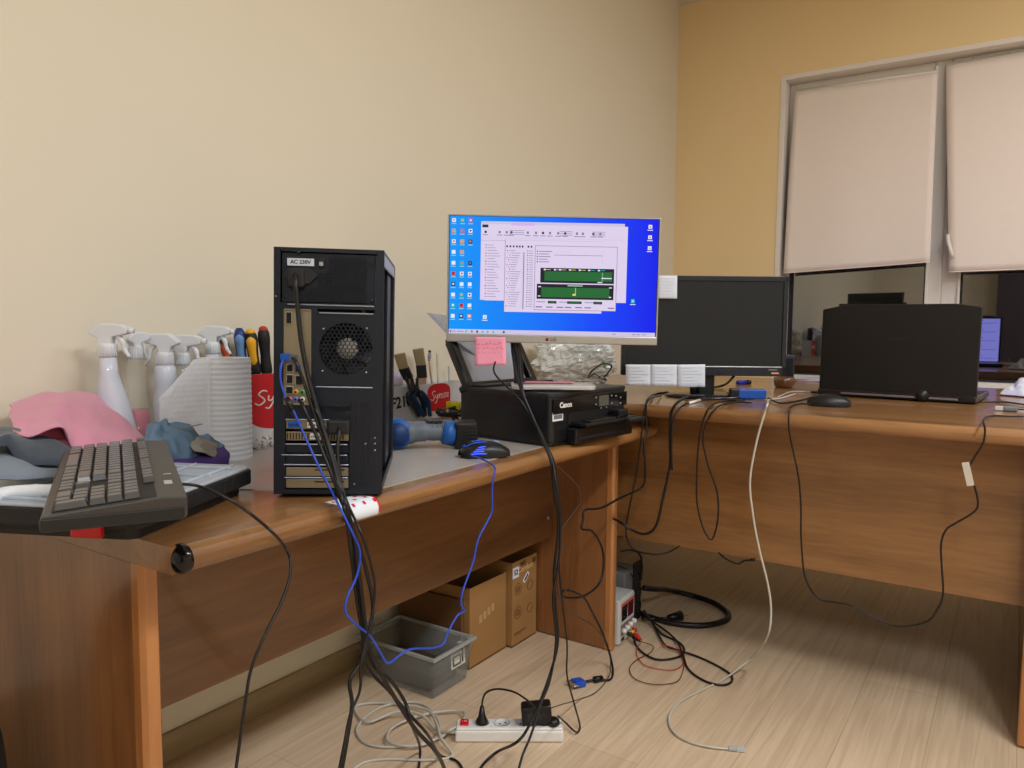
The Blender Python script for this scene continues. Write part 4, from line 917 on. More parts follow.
# pink note hanging from the bezel, and flat pink strip on the base
np_ = W(490, 338.5, 'd', 1.988)
nt_ = thing('sticky_note', 'pink sticky note with handwriting hanging from the lit monitor', 'sticky note', np_, VR)
pk = mat('pink_note_paper', (246,158,186), .8, var=.02)
MB().grid(lambda s, t: Vector((-.0405+.081*s, -.003-.006*t*t, .006-.075*t-.004*s*(1-t))), 8, 10, M=RY(-2)).build('note_paper', pk, nt_, solid=.0003)
m = MB()
for r_ in range(5):
    x = -.033
    while x < .028:
        w = random.uniform(.004, .012); t_ = .12+.165*r_; m.tube([(x+w*q/4, -.0036-.006*t_*t_, -.004-.075*t_+.003*random.uniform(-1, 1)) for q in range(5)], .00045, n=4, res=2, M=RY(-2)); x += w+.004
m.build('handwriting', mat('dark_pink_ink', (168,70,110), .8), nt_)
q = W(545, 382, 'z', .912)
tag(MB().prism(rrect(.155, .05, .002), .9118, .9124, M=T(q.x+.0, q.y+.0, 0)@Matrix.Rotation(VR, 4, 'Z')).build('pink_strip', pk), 'thin flat pink strip on the base of the lit monitor', 'paper')

# ------------------------------------------------------------------ dark monitor on the window desk
ctr = W(704.5, 326, 'd', 2.66); DW, DH = .572, .346
dm = thing('monitor', 'dark switched-off monitor with papers taped to it, on the window desk', 'monitor', (ctr.x, ctr.y, Z2), VR)
zc2 = ctr.z-Z2; S_ = T(0, 0, zc2)@RY(.1)
m = MB(); m.box((-DW/2, 0, -DH/2), (DW/2, .03, DH/2), .004, M=S_); m.box((-DW/4, .025, -DH/4), (DW/4, .06, DH/4), .01, M=S_); m.build('monitor_back', BLK, dm)
bz = mat('dark_blue_grey_bezel', (30,34,44), .3); m = MB()
for a, b in (((-DW/2, -DH/2), (-DW/2+.016, DH/2)), ((DW/2-.016, -DH/2), (DW/2, DH/2)), ((-DW/2, DH/2-.018), (DW/2, DH/2)), ((-DW/2, -DH/2), (DW/2, -DH/2+.032))): m.box((a[0], -.006, a[1]), (b[0], .002, b[1]), .002, M=S_)
m.build('bezel', bz, dm)
MB().box((-DW/2+.014, -.0015, -DH/2+.03), (DW/2-.014, .001, DH/2-.016), M=S_).build('screen', mat('off_screen', (30,34,40), .22, spec=.4), dm)
m = MB(); m.box((-DW/2+.012, -.0085, -DH/2+.030), (DW/2-.014, -.005, -DH/2+.034), .001, M=S_); m.build('silver_line', silver, dm)
m = MB(); m.box((DW/2-.05, -.0075, -DH/2+.008), (DW/2-.024, -.0055, -DH/2+.014), .0005, M=S_); m.build('button_marks', mat('amber_mark', (220,150,110), .4), dm)
m = MB(); m.box((DW/2-.06, -.0070, -DH/2+.021), (DW/2-.03, -.0055, -DH/2+.024), M=S_); m.build('grey_lettering', mat('grey_letters', (140,146,156), .5), dm)
sxo = (704-705)/FPX
m = MB(); m.box((-.035, .035, .01), (.045, .055, zc2-.05), .006); m.box((-.01, .015, .008), (.045, .04, zc2-DH/2+.01), .004); m.build('stand_neck', BLK, dm)
MB().lathe([(.135, 0.0005), (.138, .006), (.10, .012), (.03, .016)], n=40, sx=1.1, sy=.8, M=T(.015, -.03, 0)).build('stand_base', mat('gloss_black_base', (14,15,18), .18), dm)
def taped(name, label, u0, v0, u1, v1, dep, tilt=0):
    a, b = W((u0+u1)/2, v0, 'd', dep), W((u0+u1)/2, v1, 'd', dep); sc_ = dep/FPX
    t = thing(name, label, 'paper', a, VR, 'paper notes on the dark monitor'); w, h = (u1-u0)*sc_, (v1-v0)*sc_
    MB().grid(lambda s, t_: Vector((-w/2+w*s, -.004*t_-.002*sin(pi*s)*t_, -h*t_)), 6, 8, M=RY(tilt)).build('note_sheet', PAPER, t, solid=.0004)
    m = MB()
    for r_ in range(int(h/.011)): m.box((-w*.4, -.0012-.004*(r_+1)*.011/h-.0022, -.011*(r_+1)), (w*(.1+.3*((r_*7) % 3)/2), -.0008-.004*(r_+1)*.011/h-.002, -.011*(r_+1)+.0009), M=RY(tilt))
    m.build('faint_writing', mat('faint_blue_ink', (196,204,224), .8), t)
taped('paper_note', 'white note on the upper left corner of the dark monitor', 658, 275.5, 677.3, 298.5, 2.638)
taped('paper_note', 'leftmost of the three white notes along the foot of the dark monitor', 625.8, 364.5, 651, 385.5, 2.638)
taped('paper_note', 'middle of the three white notes along the foot of the dark monitor', 651.3, 364.5, 677, 386, 2.636)
taped('paper_note', 'rightmost of the three white notes along the foot of the dark monitor', 677.3, 364.5, 705, 387, 2.638, -1)

# blue converter box, marker, wooden pot, speaker, papers
c = W(747, 399, 'z', Z2)
t = thing('converter_box', 'small blue and black converter box before the dark monitor', 'adapter', (c.x, c.y, Z2), VR-.1)
MB().box((-.032, -.018, .002), (.060, .018, .034), .004).build('blue_housing', BLUE, t); MB().box((-.058, -.019, .001), (-.030, .019, .035), .004).build('black_end', BLK, t)
c = W(743, 384.5, 'z', Z2)
t = thing('marker_pen', 'blue marker lying under the dark monitor', 'pen', (c.x, c.y, Z2+.009), VR+.5)
MB().cyl((-.035, 0, 0), (.02, 0, 0), .009, bev=.002).build('pen_body', mat('royal_blue', (28,50,170), .3), t); MB().cyl((.02, 0, 0), (.042, 0, 0), .0095, bev=.002).build('pen_cap', BLK, t)
c = W(784, 387.5, 'z', Z2); s_ = (c-CAM).dot(F)/FPX
t = thing('wooden_pot', 'small round brown wooden pot by the right foot of the dark monitor', 'pot', (c.x, c.y, Z2), 0)
MB().lathe([(.030, 0), (.038, .006), (.042, .028), (.041, .042), (.034, .042), (.032, .01)], n=12).build('pot_wall', wood('dark_turned_wood', (84,52,24), (128,84,44), 2), t)
c = W(789.5, 376, 'd', 3.22)
t = thing('small_speaker', 'dark upright speaker peeking out right of the dark monitor', 'speaker', (c.x, c.y, Z2), VR)
MB().box((-.022, 0, .001), (.020, .05, .125), .004).build('speaker_case', mat('charcoal_case', (46,50,52), .5), t)
MB().box((-.016, -.0015, .02), (.014, .001, .11), .001).build('front_cloth', DARK, t)
c = W(812, 380.5, 'z', Z2)
t = thing('paper_stack', 'pinkish papers on the far edge of the window desk left of the laptop', 'papers', (c.x, c.y, Z2), rad(-85))
for i, (dx, r_, m_) in enumerate(((0, 3, mat('pinkish_sheet', (214,178,172), .7)), (.02, -5, PAPER), (-.01, 8, mat('grey_sheet', (180,182,190), .6)))):
    MB().box((-.06, -.085, .0005+i*.004), (.06, .085, .004+i*.004), .001, M=T(dx, 0, 0)@RZ(r_)).build('paper', m_, t)

# ------------------------------------------------------------------ laptop
lw = .488
la = W(822, 390, 'x', -1.33)
lp = thing('laptop', 'open black laptop turned away, large dark lid facing the room', 'laptop', (-1.37, W(892, 400, 'x', -1.37).y, Z2+.004), rad(-94.5))
LXc = 0; HL = .308
lidM = T(0, .012, .012)@RX(-3)
XZm = Matrix(((1,0,0,0),(0,0,-1,0),(0,1,0,0),(0,0,0,1)))
lid = mat('laptop_lid_black', (17,14,14), .42, var=.25, vs=8, bump=.05)
m = MB().prism([(-lw/2, 0), (lw/2, 0), (lw/2+.001, HL-.012), (lw/2-.07, HL-.001), (-lw/2+.075, HL-.001), (-lw/2-.001, HL-.018)], -.012, 0, M=lidM@XZm, bev=.003); m.build('lid', lid, lp)
MB().box((-lw/2+.012, .0125, .012), (lw/2-.012, .0135, HL-.02), M=lidM).build('inner_screen', em('violet_screen', (150,150,250), 2.2), lp)
m = MB()
for k in range(14): m.box((-lw/2+.03, .0133, .03+k*.019), (lw/2-.03-.07*(k % 3), .0139, .0335+k*.019), M=lidM)
m.build('screen_lines', em('violet_lines', (110,108,205), 2.0), lp)
m = MB(); m.text('>', .03, lidM@T(0, -.0004, .19)@RX(90), depth=.0001) if 0 else m.box((-.025, -.0008, .185), (.025, .0002, .192), M=lidM); m.build('faint_emblem', mat('faint_emblem', (34,28,26), .3), lp)
m = MB(); m.box((-lw/2, -.004, .0), (lw/2, .32, .020), .004); m.build('base', BLK, lp)
m = MB(); m.box((-lw/2+.08, -.0065, .006), (lw/2-.05, -.0035, .013), .001); m.build('rear_strip', mat('silver_hinge_strip', (140,142,150), .25, metal=.6), lp)
m = MB(); m.box((-lw/2+.02, -.006, .014), (lw/2-.04, -.003, .019), .001); m.build('rear_vent', mat('dark_red_vent', (52,22,24), .4), lp)
for x in (-lw/2+.04, lw/2-.04): MB().box((x-.02, .02, -.003), (x+.02, .035, .001), .001).build('rubber_foot', BLKM, lp)
c = W(922, 398, 'x', -1.39)
t = thing('round_plug', 'small round black dial-shaped plug at the foot of the laptop', 'plug', (c.x, c.y, Z2), rad(-90))
MB().cyl((0, -.012, .020), (0, .012, .020), .0195, bev=.004, n=28).build('plug_body', BLK, t); MB().cyl((0, -.014, .020), (0, -.011, .020), .009, n=20).build('plug_centre', BLKM, t)

# mouse on the window desk
c = W(827, 406, 'z', Z2)
m2 = thing('computer_mouse', 'plain black mouse on the window desk left of the laptop', 'mouse', (c.x, c.y-.005, Z2+.001), rad(-78))
o = mouse_body('mouse_shell', .125, .075, .036, BLK, m2)
MB().prism(rrect(.115, .064, .025), 0, .006).build('mouse_base', BLKM, m2)
MB().cyl((-.05, -.004, .018), (-.05, .004, .018), .007, n=16).build('scroll_wheel', DARK, m2)
# usb stick, white crumpled packet at the right edge
c = W(1003, 411, 'z', Z2)
t = thing('usb_plug', 'grey and white usb plug on the window desk right of the laptop', 'plug', (c.x, c.y, Z2+.008), rad(-90))
MB().box((-.020, -.008, -.006), (.0, .008, .006), .001).build('metal_shell', mat('bright_usb_shell', (226,228,232), .3, metal=.3), t); MB().box((0, -.009, -.007), (.036, .009, .007), .004, seg=3).build('plug_grip', mat('mid_grey_plastic', (120,124,130), .4), t)
MB().tube([(.034, 0, 0), (.06, .01, -.002), (.12, .01, -.005), (.2, -.02, -.005)], .0022).build('lead', CABLE, t)
mound('plastic_packet', 'crumpled white packet on the window desk at the right photo edge', (W(1020, 396, 'z', Z2).x, W(1026, 396, 'z', Z2).y), .07, .075, .045, mat('white_film_packet', (214,218,226), .35, var=.06), seed=41, rough=.7, freq=24, zb=Z2, cat='packet', rings=14, seg=36)

# ------------------------------------------------------------------ floor: bin and cartons
bn = thing('storage_bin', 'clear plastic storage bin with a white label under the left desk', 'bin', (-2.515, -.215, .001), 0)
clr = mat('clear_bin_plastic', (168,172,170), .15, alpha=.28, var=.03)
BW, BD, BH = .19, .30, .125
def frustum(mb, z0, z1, i0, i1, outer=True):
    for (sx, sy) in ((1, 0), (-1, 0), (0, 1), (0, -1)):
        def fn(s, t):
            i = i0+(i1-i0)*t; hx, hy = BW/2-i, BD/2-i
            return Vector((sx*hx if sx else (s-.5)*2*hx, sy*hy if sy else (s-.5)*2*hy, z0+(z1-z0)*t))
        mb.grid(fn, 2, 2)
m = MB(); frustum(m, 0.002, BH, .018, .003); m.build('bin_wall', clr, bn, solid=.002)
m = MB(); m.box((-BW/2+.018, -BD/2+.018, .002), (BW/2-.018, BD/2-.018, .005)); m.build('bin_bottom', clr, bn)
m = MB()
for a, b in (((-BW/2-.006, -BD/2-.006), (BW/2+.006, -BD/2+.004)), ((-BW/2-.006, BD/2-.004), (BW/2+.006, BD/2+.006)), ((-BW/2-.006, -BD/2), (-BW/2+.004, BD/2)), ((BW/2-.004, -BD/2), (BW/2+.006, BD/2))): m.box((*a, BH-.006), (*b, BH+.004), .002)
m.build('bin_rim', mat('bin_rim_plastic', (180,184,184), .25, alpha=.7), bn)
m = MB(); m.box((-.005, -BD/2+.0045, .052), (.062, -BD/2+.006, .106), .0004, M=RX(-3)@T(0, 0, 0)); m.box((.002, -BD/2+.0038, .058), (.040, -BD/2+.005, .088), mi=1, M=RX(-3)); m.box((.008, -BD/2+.0032, .064), (.034, -BD/2+.0045, .083), mi=0, M=RX(-3)); m.box((.045, -BD/2+.0038, .060), (.052, -BD/2+.005, .100), mi=1, M=RX(-3))
m.build('bin_label', [mat('pale_label', (206,204,192), .6), mat('grey_print_dark', (70,68,64), .6)], bn)
MB().box((-.065, -.11, .007), (.065, .12, .055), .01).build('dark_contents', mat('dark_brown_contents', (60,48,36), .8, var=.3), bn)

card = mat('kraft_cardboard', (160,120,72), .8, var=.06, vs=12, bump=.1); cardd = mat('kraft_cardboard_dark', (104,72,42), .85, var=.08)  # kraft brown lowered a bit for the shade under the desk
def openbox(name, label, x0, x1, y0, y1, h, m_, rot=0):
    t = thing(name, label, 'box', (x0, y0, .002), rot); w, dp = x1-x0, y1-y0; b = MB()
    b.box((0, 0, 0), (w, dp, .004)); b.box((0, 0, 0), (w, .004, h), .0008); b.box((0, dp-.004, 0), (w, dp, h)); b.box((0, .004, 0), (.004, dp-.004, h), .0008); b.box((w-.004, .004, 0), (w, dp-.004, h), .0008)
    b.build('carton_body', m_, t); return t
bxA = openbox('cardboard_carton', 'plain open tan cardboard carton between the clear bin and the printed carton', -2.385, -2.185, -.322, -.03, .255, card)
MB().box((-.0012, .02, .20), (.0, .29, .212), .0002, M=T(0, 0, 0)@RX(0)).build('tape_strip', mat('clear_tape', (200,190,170), .2, alpha=.7), bxA)
MB().box((-.015, .02, .002), (.0, .27, .22), .001, M=T(-.002, 0, 0)).build('side_flap', cardd, bxA)
m = MB()
for k in range(4): m.box((.05+k*.022, -.0006, .13+k*.006), (.065+k*.022, .0004, .155+k*.006), .0001)
m.build('worn_tape', mat('pale_worn_tape', (190,154,104), .5), bxA)
bxB = openbox('cardboard_carton', 'tall printed cardboard carton with round line drawings against the desk end', -2.178, -2.028, -.342, -.03, .285, card)
ink = mat('brown_ink', (96,66,38), .8)
def ringp(cx, cz, rs):
    m = MB()
    for r in rs: m.tube([(cx+r*cos(a), -.0006, cz+r*sin(a)) for a in [2*pi*k/20 for k in range(21)]], .0009, n=5, res=1)
    m.build('line_drawing', ink, bxB)
for cx, cz in ((.034, .190), (.034, .110)): ringp(cx, cz, (.020, .011, .006))
for cx, cz in ((.108, .185), (.108, .105)): ringp(cx, cz, (.016,))
m = MB(); m.box((.012, -.001, .040), (.085, 0, .043)); m.box((.012, -.001, .035), (.06, 0, .036)); m.build('small_print', ink, bxB)
m = MB(); m.text('Comfort', .026, T(.078, -.0012, .252)@RX(90), mi=1, depth=.0002, bold=.0005); m.text('MKE', .017, T(.062, -.0012, .271)@RX(90), mi=0, depth=.0002, bold=.0006)
m.build('box_print', [ink, mat('cream_ink', (222,196,150), .8)], bxB)
m = MB(); m.box((-.0, -.0022, .232), (.036, -.0004, .268), .0002); m.text('52', .024, T(.018, -.0026, .250)@RX(90), mi=1, depth=.0002, bold=.0006)
m.build('number_label', [PAPER, DARK], bxB)
m = MB(); m.box((-.02, -.0018, -.008), (.02, -.0006, .008), .0002, M=T(.082, 0, .218)@RY(-40)); m.box((-.014, -.0024, -.004), (.014, -.0012, .004), mi=1, M=T(.082, 0, .218)@RY(-40)); m.build('small_sticker', [PAPER, mat('grey_print_dark')], bxB)
m = MB(); m.box((.122, -.0016, .258), (.142, -.0004, .274)); m.build('corner_print', ink, bxB)

# ------------------------------------------------------------------ power strip
p0, p1 = W(455, 743, 'z', 0), W(563.5, 743, 'z', 0); pa_ = math.atan2(p1.y-p0.y, p1.x-p0.x); PL = (p1-p0).length
strip_ = thing('power_strip', 'white power strip with red switch on the laminate floor', 'power strip', (p0.x, p0.y, .001), pa_)
m = MB(); m.box((0, 0, 0), (PL, .054, .030), .005, seg=3); m.box((.002, .002, .028), (PL-.002, .052, .037), .005, seg=3); m.build('strip_body', WHITE, strip_)
for k in range(4):
    cx = .068+k*.0535
    m = MB(); m.lathe([(.0215, 0), (.0215, .0022), (.019, .0024), (.019, .0006), (.0001, .0005)], n=30, M=T(cx, .027, .0368)); 
    for s_ in (-1, 1): m.cyl((cx+s_*.007, .027+s_*.003, .0366), (cx+s_*.007, .027+s_*.003, .0378), .0025, mi=1, n=10)
    m.build('socket', [mat('socket_white', (212,214,216), .4), DARK], strip_)
m = MB(); m.box((.012, .014, .036), (.034, .040, .0425), .002); m.text('I O', .010, T(.023, .027, .0428), mi=1, depth=.0001)
m.build('switch', [mat('red_switch', (214,20,30), .25), WHITE], strip_)
MB().cyl((-.018, .027, .018), (.002, .027, .018), .007, .010, n=14).build('cable_sleeve', WHITE, strip_)
SM_ = T(p0.x, p0.y, .001)@Matrix.Rotation(pa_, 4, 'Z')
def on_strip(x, y, z): return SM_@Vector((x, y, z))
adp = thing('power_adapter', 'black plug-in power adapter standing on the right half of the strip', 'adapter', on_strip(.205, .030, .039), pa_)
m = MB(); m.box((-.032, -.022, .0), (.046, .022, .050), .007, M=RY(-6), seg=3); m.build('adapter_case', BLK, adp); MB().box((-.015, -.0228, .014), (.02, -.0218, .036), .0002, M=RY(-8)).build('rating_label', mat('dark_grey_label', (44,46,50), .5), adp)
pg = thing('round_mains_plug', 'round black mains plug in the last socket beside the adapter', 'plug', on_strip(.252, .020, .039), pa_)
MB().lathe([(.0165, 0), (.0175, .008), (.014, .014), (.007, .016)], n=24).build('plug_body', BLK, pg)

def cable(name, label, pts, r, m=None, cat='cable', group=None, extra=None, n=8):
    t, M, P = pcable(name, label, cat, pts, r, m, n, group)
    if extra: extra(t, M, P)
    return t
def plug_at(t, M, P, i, j, L_, r, nm, m_, r2=None):
    a, b = P[i], P[j]; d_ = (a-b).normalized(); MB().cyl(a-d_*0, a+d_*L_, r, r2 or r, n=16, M=M, bev=.0008).build(nm, m_, t)

fl = lambda u, v, z=.005: (u, v, 'z', z)
# plug with lead in the first socket
sk = on_strip(.068, .027, .039)
cable('power_cable', 'black lead with upright plug in the socket next to the red switch', [sk+Vector((0, 0, .044)), sk+Vector((.004, 0, .062)), (487, 692, 'd', 1.98), (498, 689, 'd', 1.97), (514, 692, 'd', 1.95), (527, 700, 'd', 1.93), (534, 706, 'd', 1.92), (545, 716, 'd', 1.9)], .0026,
  extra=lambda t, M, P: MB().lathe([(.016, -.044), (.016, -.039), (.0095, -.026), (.005, 0)], n=20, M=M@T(*P[0])).build('plug', BLK, t))
# white coiled lead of the strip
se = on_strip(-.018, .027, .018)
cable('white_extension_cable', 'white cable lying in loops left of the power strip', [se, fl(441, 737, .012), fl(428, 741), fl(413, 745), fl(385, 747), fl(364, 742), fl(357, 728), fl(372, 712), fl(392, 704), fl(420, 703), fl(436, 716), fl(440, 732, .012), fl(430, 742, .012), fl(408, 746, .012), fl(388, 741, .012), fl(392, 728, .012), fl(415, 717, .012), fl(445, 711, .012), fl(463, 712, .012), fl(463, 721, .03), fl(450, 730, .03), fl(438, 731, .012), fl(420, 714, .02), fl(395, 712, .02), fl(368, 722, .01), fl(356, 712), fl(358, 705), fl(385, 703, .006), fl(425, 709, .014), fl(436, 722, .02), fl(441, 738, .02), fl(452, 756, .004), fl(425, 760, .004), fl(392, 759, .004), fl(365, 762, .004), fl(346, 775, .004)], .0036, WCAB)

# cables from the tower
HG = -.765
def hang(pts, y=HG): return [(u, v, 'y', y) for u, v in pts]
def mains_plug(t, M, P):
    MB().box((-.014, -.002, -.022), (.016, .022, .012), .004, M=M@T(*P[0])@Matrix.Rotation(rad(-51), 4, 'Z')).build('plug', BLKM, t)
cable('power_cable', 'thick black power cable from the top of the tower down to the floor', [(295, 275, 'd', 1.362), (295.5, 282, 'd', 1.345), (297, 300, 'd', 1.345), (301, 340, 'd', 1.35), (309, 380, 'd', 1.352), (319, 415, 'd', 1.352), (331, 455, 'd', 1.345), (340, 488, 'd', 1.335), (347, 508, 'y', -.745)] + hang([(355, 545), (361, 590), (368, 640), (380, 672), (398, 703), (416, 730), (436, 752)], -.72) + [fl(447, 775, .03), fl(455, 800, .006)], .0042, extra=mains_plug)
vp = lambda u, v: (lambda t, M, P: MB().box((-.020, -.008, -.013), (.020, .016, .013), .004, M=M@T(*P[0])@Matrix.Rotation(rad(-51), 4, 'Z')).build('plug', BLKM, t))
cable('video_cable', 'black monitor cable plugged into the graphics card of the tower', [(338.5, 427, 'd', 1.378), (339, 432, 'd', 1.362), (338, 444, 'd', 1.355), (338, 462, 'd', 1.35), (341, 485, 'd', 1.342), (346, 507, 'y', -.742)] + hang([(357, 540), (367, 573), (373, 610), (364, 655), (350, 680), (352, 705), (347, 740), (341, 775)], -.75), .0036, extra=vp(0, 0))
cable('network_cable', 'black cable leaving the lower port plate of the tower', [(293, 358, 'd', 1.372), (296, 362, 'd', 1.35), (303, 380, 'd', 1.352), (313, 410, 'd', 1.352), (325, 445, 'd', 1.35), (336, 480, 'd', 1.338), (344, 507, 'y', -.74)] + hang([(350, 540), (358, 580), (362, 625), (366, 665), (388, 690), (410, 715), (428, 735)], -.70) + [fl(440, 755, .02), fl(455, 760), fl(462, 768), fl(466, 782)], .0032, extra=lambda t, M, P: MB().box((-.007, -.003, -.012), (.007, .014, .006), .001, M=M@T(*P[0])@Matrix.Rotation(rad(-51), 4, 'Z')).build('plug', mat('grey_plug', (90,94,100), .4), t))
cable('audio_cable', 'thin dark cable hanging from the tower in front of the desk', [(311, 405, 'd', 1.366), (316, 410, 'd', 1.35), (325, 432, 'd', 1.35), (335, 460, 'd', 1.345), (343, 490, 'd', 1.335), (350, 509, 'y', -.745)] + hang([(362, 535), (371, 565), (375, 590), (370, 625), (361, 660), (360, 690), (350, 715), (344, 745), (338, 775)], -.78), .0024)
cable('power_cable', 'black power cable running down the tower to the floor by the strip', [(299, 400, 'd', 1.366), (304, 408, 'd', 1.352), (316, 435, 'd', 1.352), (330, 470, 'd', 1.342), (341, 500, 'd', 1.332), (345, 512, 'y', -.75)] + hang([(352, 560), (357, 600), (364, 640), (372, 665), (390, 680), (405, 702), (412, 725)], -.71) + [fl(420, 748, .02), fl(418, 775, .006)], .0034)
cable('usb_cable', 'thin blue cable from the tower rear to the gaming mouse', [(285, 357, 'd', 1.37), (281, 366, 'd', 1.35), (281, 382, 'd', 1.35), (286, 398, 'd', 1.35), (293, 410, 'd', 1.35), (303, 432, 'd', 1.35), (318, 465, 'd', 1.342), (332, 492, 'd', 1.335), (340, 508, 'y', -.745)] + hang([(352, 532), (360, 552), (357, 575), (347, 598), (346, 613), (358, 626), (370, 636), (380, 652), (388, 663), (400, 655), (411, 649), (432, 648), (443, 644), (448, 632), (457, 616), (464, 611), (461, 604), (463, 590), (473, 562), (478, 540), (487, 522), (492, 510), (492, 490), (494, 474)]) + [(495, 468, 'y', -.733), (490, 463, 'z', Z1+.006), (479, 458, 'z', Z1+.010), (470, 455, 'z', Z1+.012)], .0021, mat('blue_cable', (40,76,190), .4), extra=lambda t, M, P: (MB().tube([P[3], P[4]], .0055, n=12, res=1, M=M).build('ferrite', BLK, t), MB().box((-.008, -.004, -.006), (.008, .016, .006), .001, M=M@T(*P[0])@Matrix.Rotation(rad(-51), 4, 'Z')).build('plug', BLUE, t)))
cable('usb_cable', 'black keyboard cable looping off the left desk corner', [(181, 484, 'z', .828), (196, 485.5, 'z', .822), (212, 491, 'z', .815), (232, 501, 'z', .80), (252, 515, 'z', .776), (272, 532, 'z', .758)] + [(284, 546, 'y', -.735), (290.5, 560, 'y', -.75), (289, 580, 'y', -.76), (280, 605, 'y', -.77), (265, 635, 'y', -.78), (251, 670, 'y', -.78), (245, 705, 'y', -.78), (240, 740, 'y', -.78), (233, 790, 'y', -.78)], .0024)

# cables from the lit monitor
def topm(du, d_=1.99): return (514+du, 346, 'd', d_+.03)
cable('video_cable', 'black cable hanging from the lit monitor past the printer to the floor', [(512, 344, 'd', 2.035), (513, 356, 'd', 2.0), (517, 376, 'd', 1.94), (522, 392, 'd', 1.90), (534, 420, 'd', 1.88), (545, 446, 'd', 1.88), (551, 463, 'y', -.75)] + hang([(555, 497), (558.5, 517), (557.5, 540), (554, 573), (556, 610), (557.5, 645), (546, 686), (530, 724), (517, 742)], -.76) + [fl(497, 752, .02), fl(482, 766, .006), fl(474, 785, .006)], .0036)
cable('video_cable', 'second black cable beside the first, dropping from the lit monitor across the strip', [(517, 344, 'd', 2.035), (519, 352, 'd', 2.0), (521, 380, 'd', 1.93), (527, 405, 'd', 1.895), (540, 434, 'd', 1.885), (548, 450, 'd', 1.885), (553, 464, 'y', -.755)] + hang([(557, 490), (560, 515), (560, 545), (557, 573), (553, 600), (556, 640), (550, 680), (540, 706), (531, 735), (522, 757)], -.775) + [(515, 785, 'y', -.78)], .0030)
cable('adapter_cable', 'thin black adapter lead looping right of the power strip', [(503, 343, 'd', 2.035), (497, 358, 'd', 2.0), (494, 372, 'd', 1.95), (508, 388, 'd', 1.92), (520, 400, 'd', 1.89), (536, 424, 'd', 1.885), (547, 446, 'd', 1.885), (554, 462, 'y', -.75)] + hang([(558, 490), (561, 520), (559, 560), (562, 600), (567, 643), (567, 675), (574, 703)], -.74) + [fl(580, 726, .008), fl(576, 732, .01), fl(566, 723, .02), (558, 716, 'd', 1.9)], .0024)
cable('network_cable', 'thin grey lead curving from the printer edge toward the desk end', [(552, 462, 'y', -.74), (566, 474, 'y', -.75), (578, 487, 'y', -.76), (580, 502, 'y', -.76), (572, 515, 'y', -.75), (562, 530, 'y', -.74), (556, 560, 'y', -.74), (560, 598, 'y', -.74), (575, 615, 'y', -.72), (592, 625, 'y', -.70), (606, 641, 'y', -.68), (610, 657, 'y', -.67), fl(609, 676, .012), (596, 692, 'z', .006), (580, 699, 'z', .01), (560, 705, 'd', 1.95), (551, 708, 'd', 1.93)], .0014, mat('dark_grey_cable', (62,56,54), .5))

# blue vga cable
def vga(t, M, P):
    d_ = (P[-1]-P[-2]).normalized(); q_ = d_.to_track_quat('X', 'Z').to_matrix().to_4x4(); a = P[-1]
    MB().box((-.005, -.017, -.008), (.032, .017, .009), .003, M=M@T(*a)@q_).build('blue_connector', mat('vga_blue', (30,86,200), .35), t)
    c_ = MB(); c_.box((.032, -.014, -.006), (.040, .014, .006), .002, M=M@T(*a)@q_)
    for s_ in (-1, 1): c_.cyl((.02, s_*.018, 0), (.044, s_*.018, 0), .003, M=M@T(*a)@q_, n=10)
    c_.build('metal_shell', ALU, t)
    b_ = P[-3]; MB().cyl(b_-d_*.016, b_+d_*.016, .0095, M=M, bev=.002).build('ferrite', BLK, t)
EY = -.752
cable('vga_cable', 'black monitor cable with blue connector lying on the floor', [(668, 392, 'z', Z2+.004), (655, 394, 'z', Z2+.004), (647, 400, 'x', -2.052), (646, 415, 'x', -2.06), (647, 430, 'y', EY), (644, 445, 'y', EY), (645, 470, 'y', EY), (642, 487, 'y', -.72), (620, 498, 'y', -.69), (601, 508, 'y', -.68), (585, 510, 'y', -.68), (583, 520, 'y', -.68), (582, 529, 'y', -.68), (593, 532, 'y', -.68), (603, 552, 'y', -.68), (601, 580, 'y', -.68), (586, 595, 'y', -.68), (569, 598, 'y', -.68), (562, 595, 'y', -.68), (566, 590, 'y', -.70), (583, 597, 'y', -.69), (592, 612, 'y', -.68), (602, 632, 'y', -.67), (610, 655, 'y', -.67), fl(613, 673), fl(609, 680), fl(598, 679, .010), fl(588, 681, .008), fl(582, 682, .010)], .0034, extra=vga)

# cables hanging off the window desk
XH = -2.062
def hx(pts, x=XH): return [(u, v, 'x', x) for u, v in pts]
cable('power_cable', 'thick black cable drooping under the window desk next to the left desk end', [(705, 392, 'z', Z2+.005), (690, 396, 'z', Z2+.005), (678, 402, 'x', -2.053)] + hx([(671, 414), (670, 440), (670, 465), (663, 498), (656, 526), (645, 534), (632, 530), (620, 522)]) + [(612, 518, 'x', -1.99)], .0042)
cable('audio_cable', 'thin dark cable behind the desk end, curving below the modesty board', [(661, 396, 'z', Z2+.004), (650, 399, 'x', -2.053)] + hx([(644, 412), (641, 440), (637, 470), (632, 495)], -2.05) + [(626, 530, 'x', -1.95), (632, 548, 'x', -1.93), (650, 554, 'x', -1.93), (666, 553, 'x', -1.91), (680, 546, 'x', -1.90)], .0026)
cable('power_cable', 'black cable hanging in a narrow loop in front of the window desk panel', [(745, 400, 'z', Z2+.005), (728, 401, 'z', Z2+.005), (712, 405, 'x', -2.053)] + hx([(704, 418), (699, 440), (697, 470), (697, 502), (702, 525), (708, 537), (713, 538), (718, 518), (717, 492), (708, 465), (703, 440), (707, 422)]) + [(716, 408, 'x', -2.053), (733, 402, 'z', Z2+.006), (752, 403, 'z', Z2+.006)], .0026)
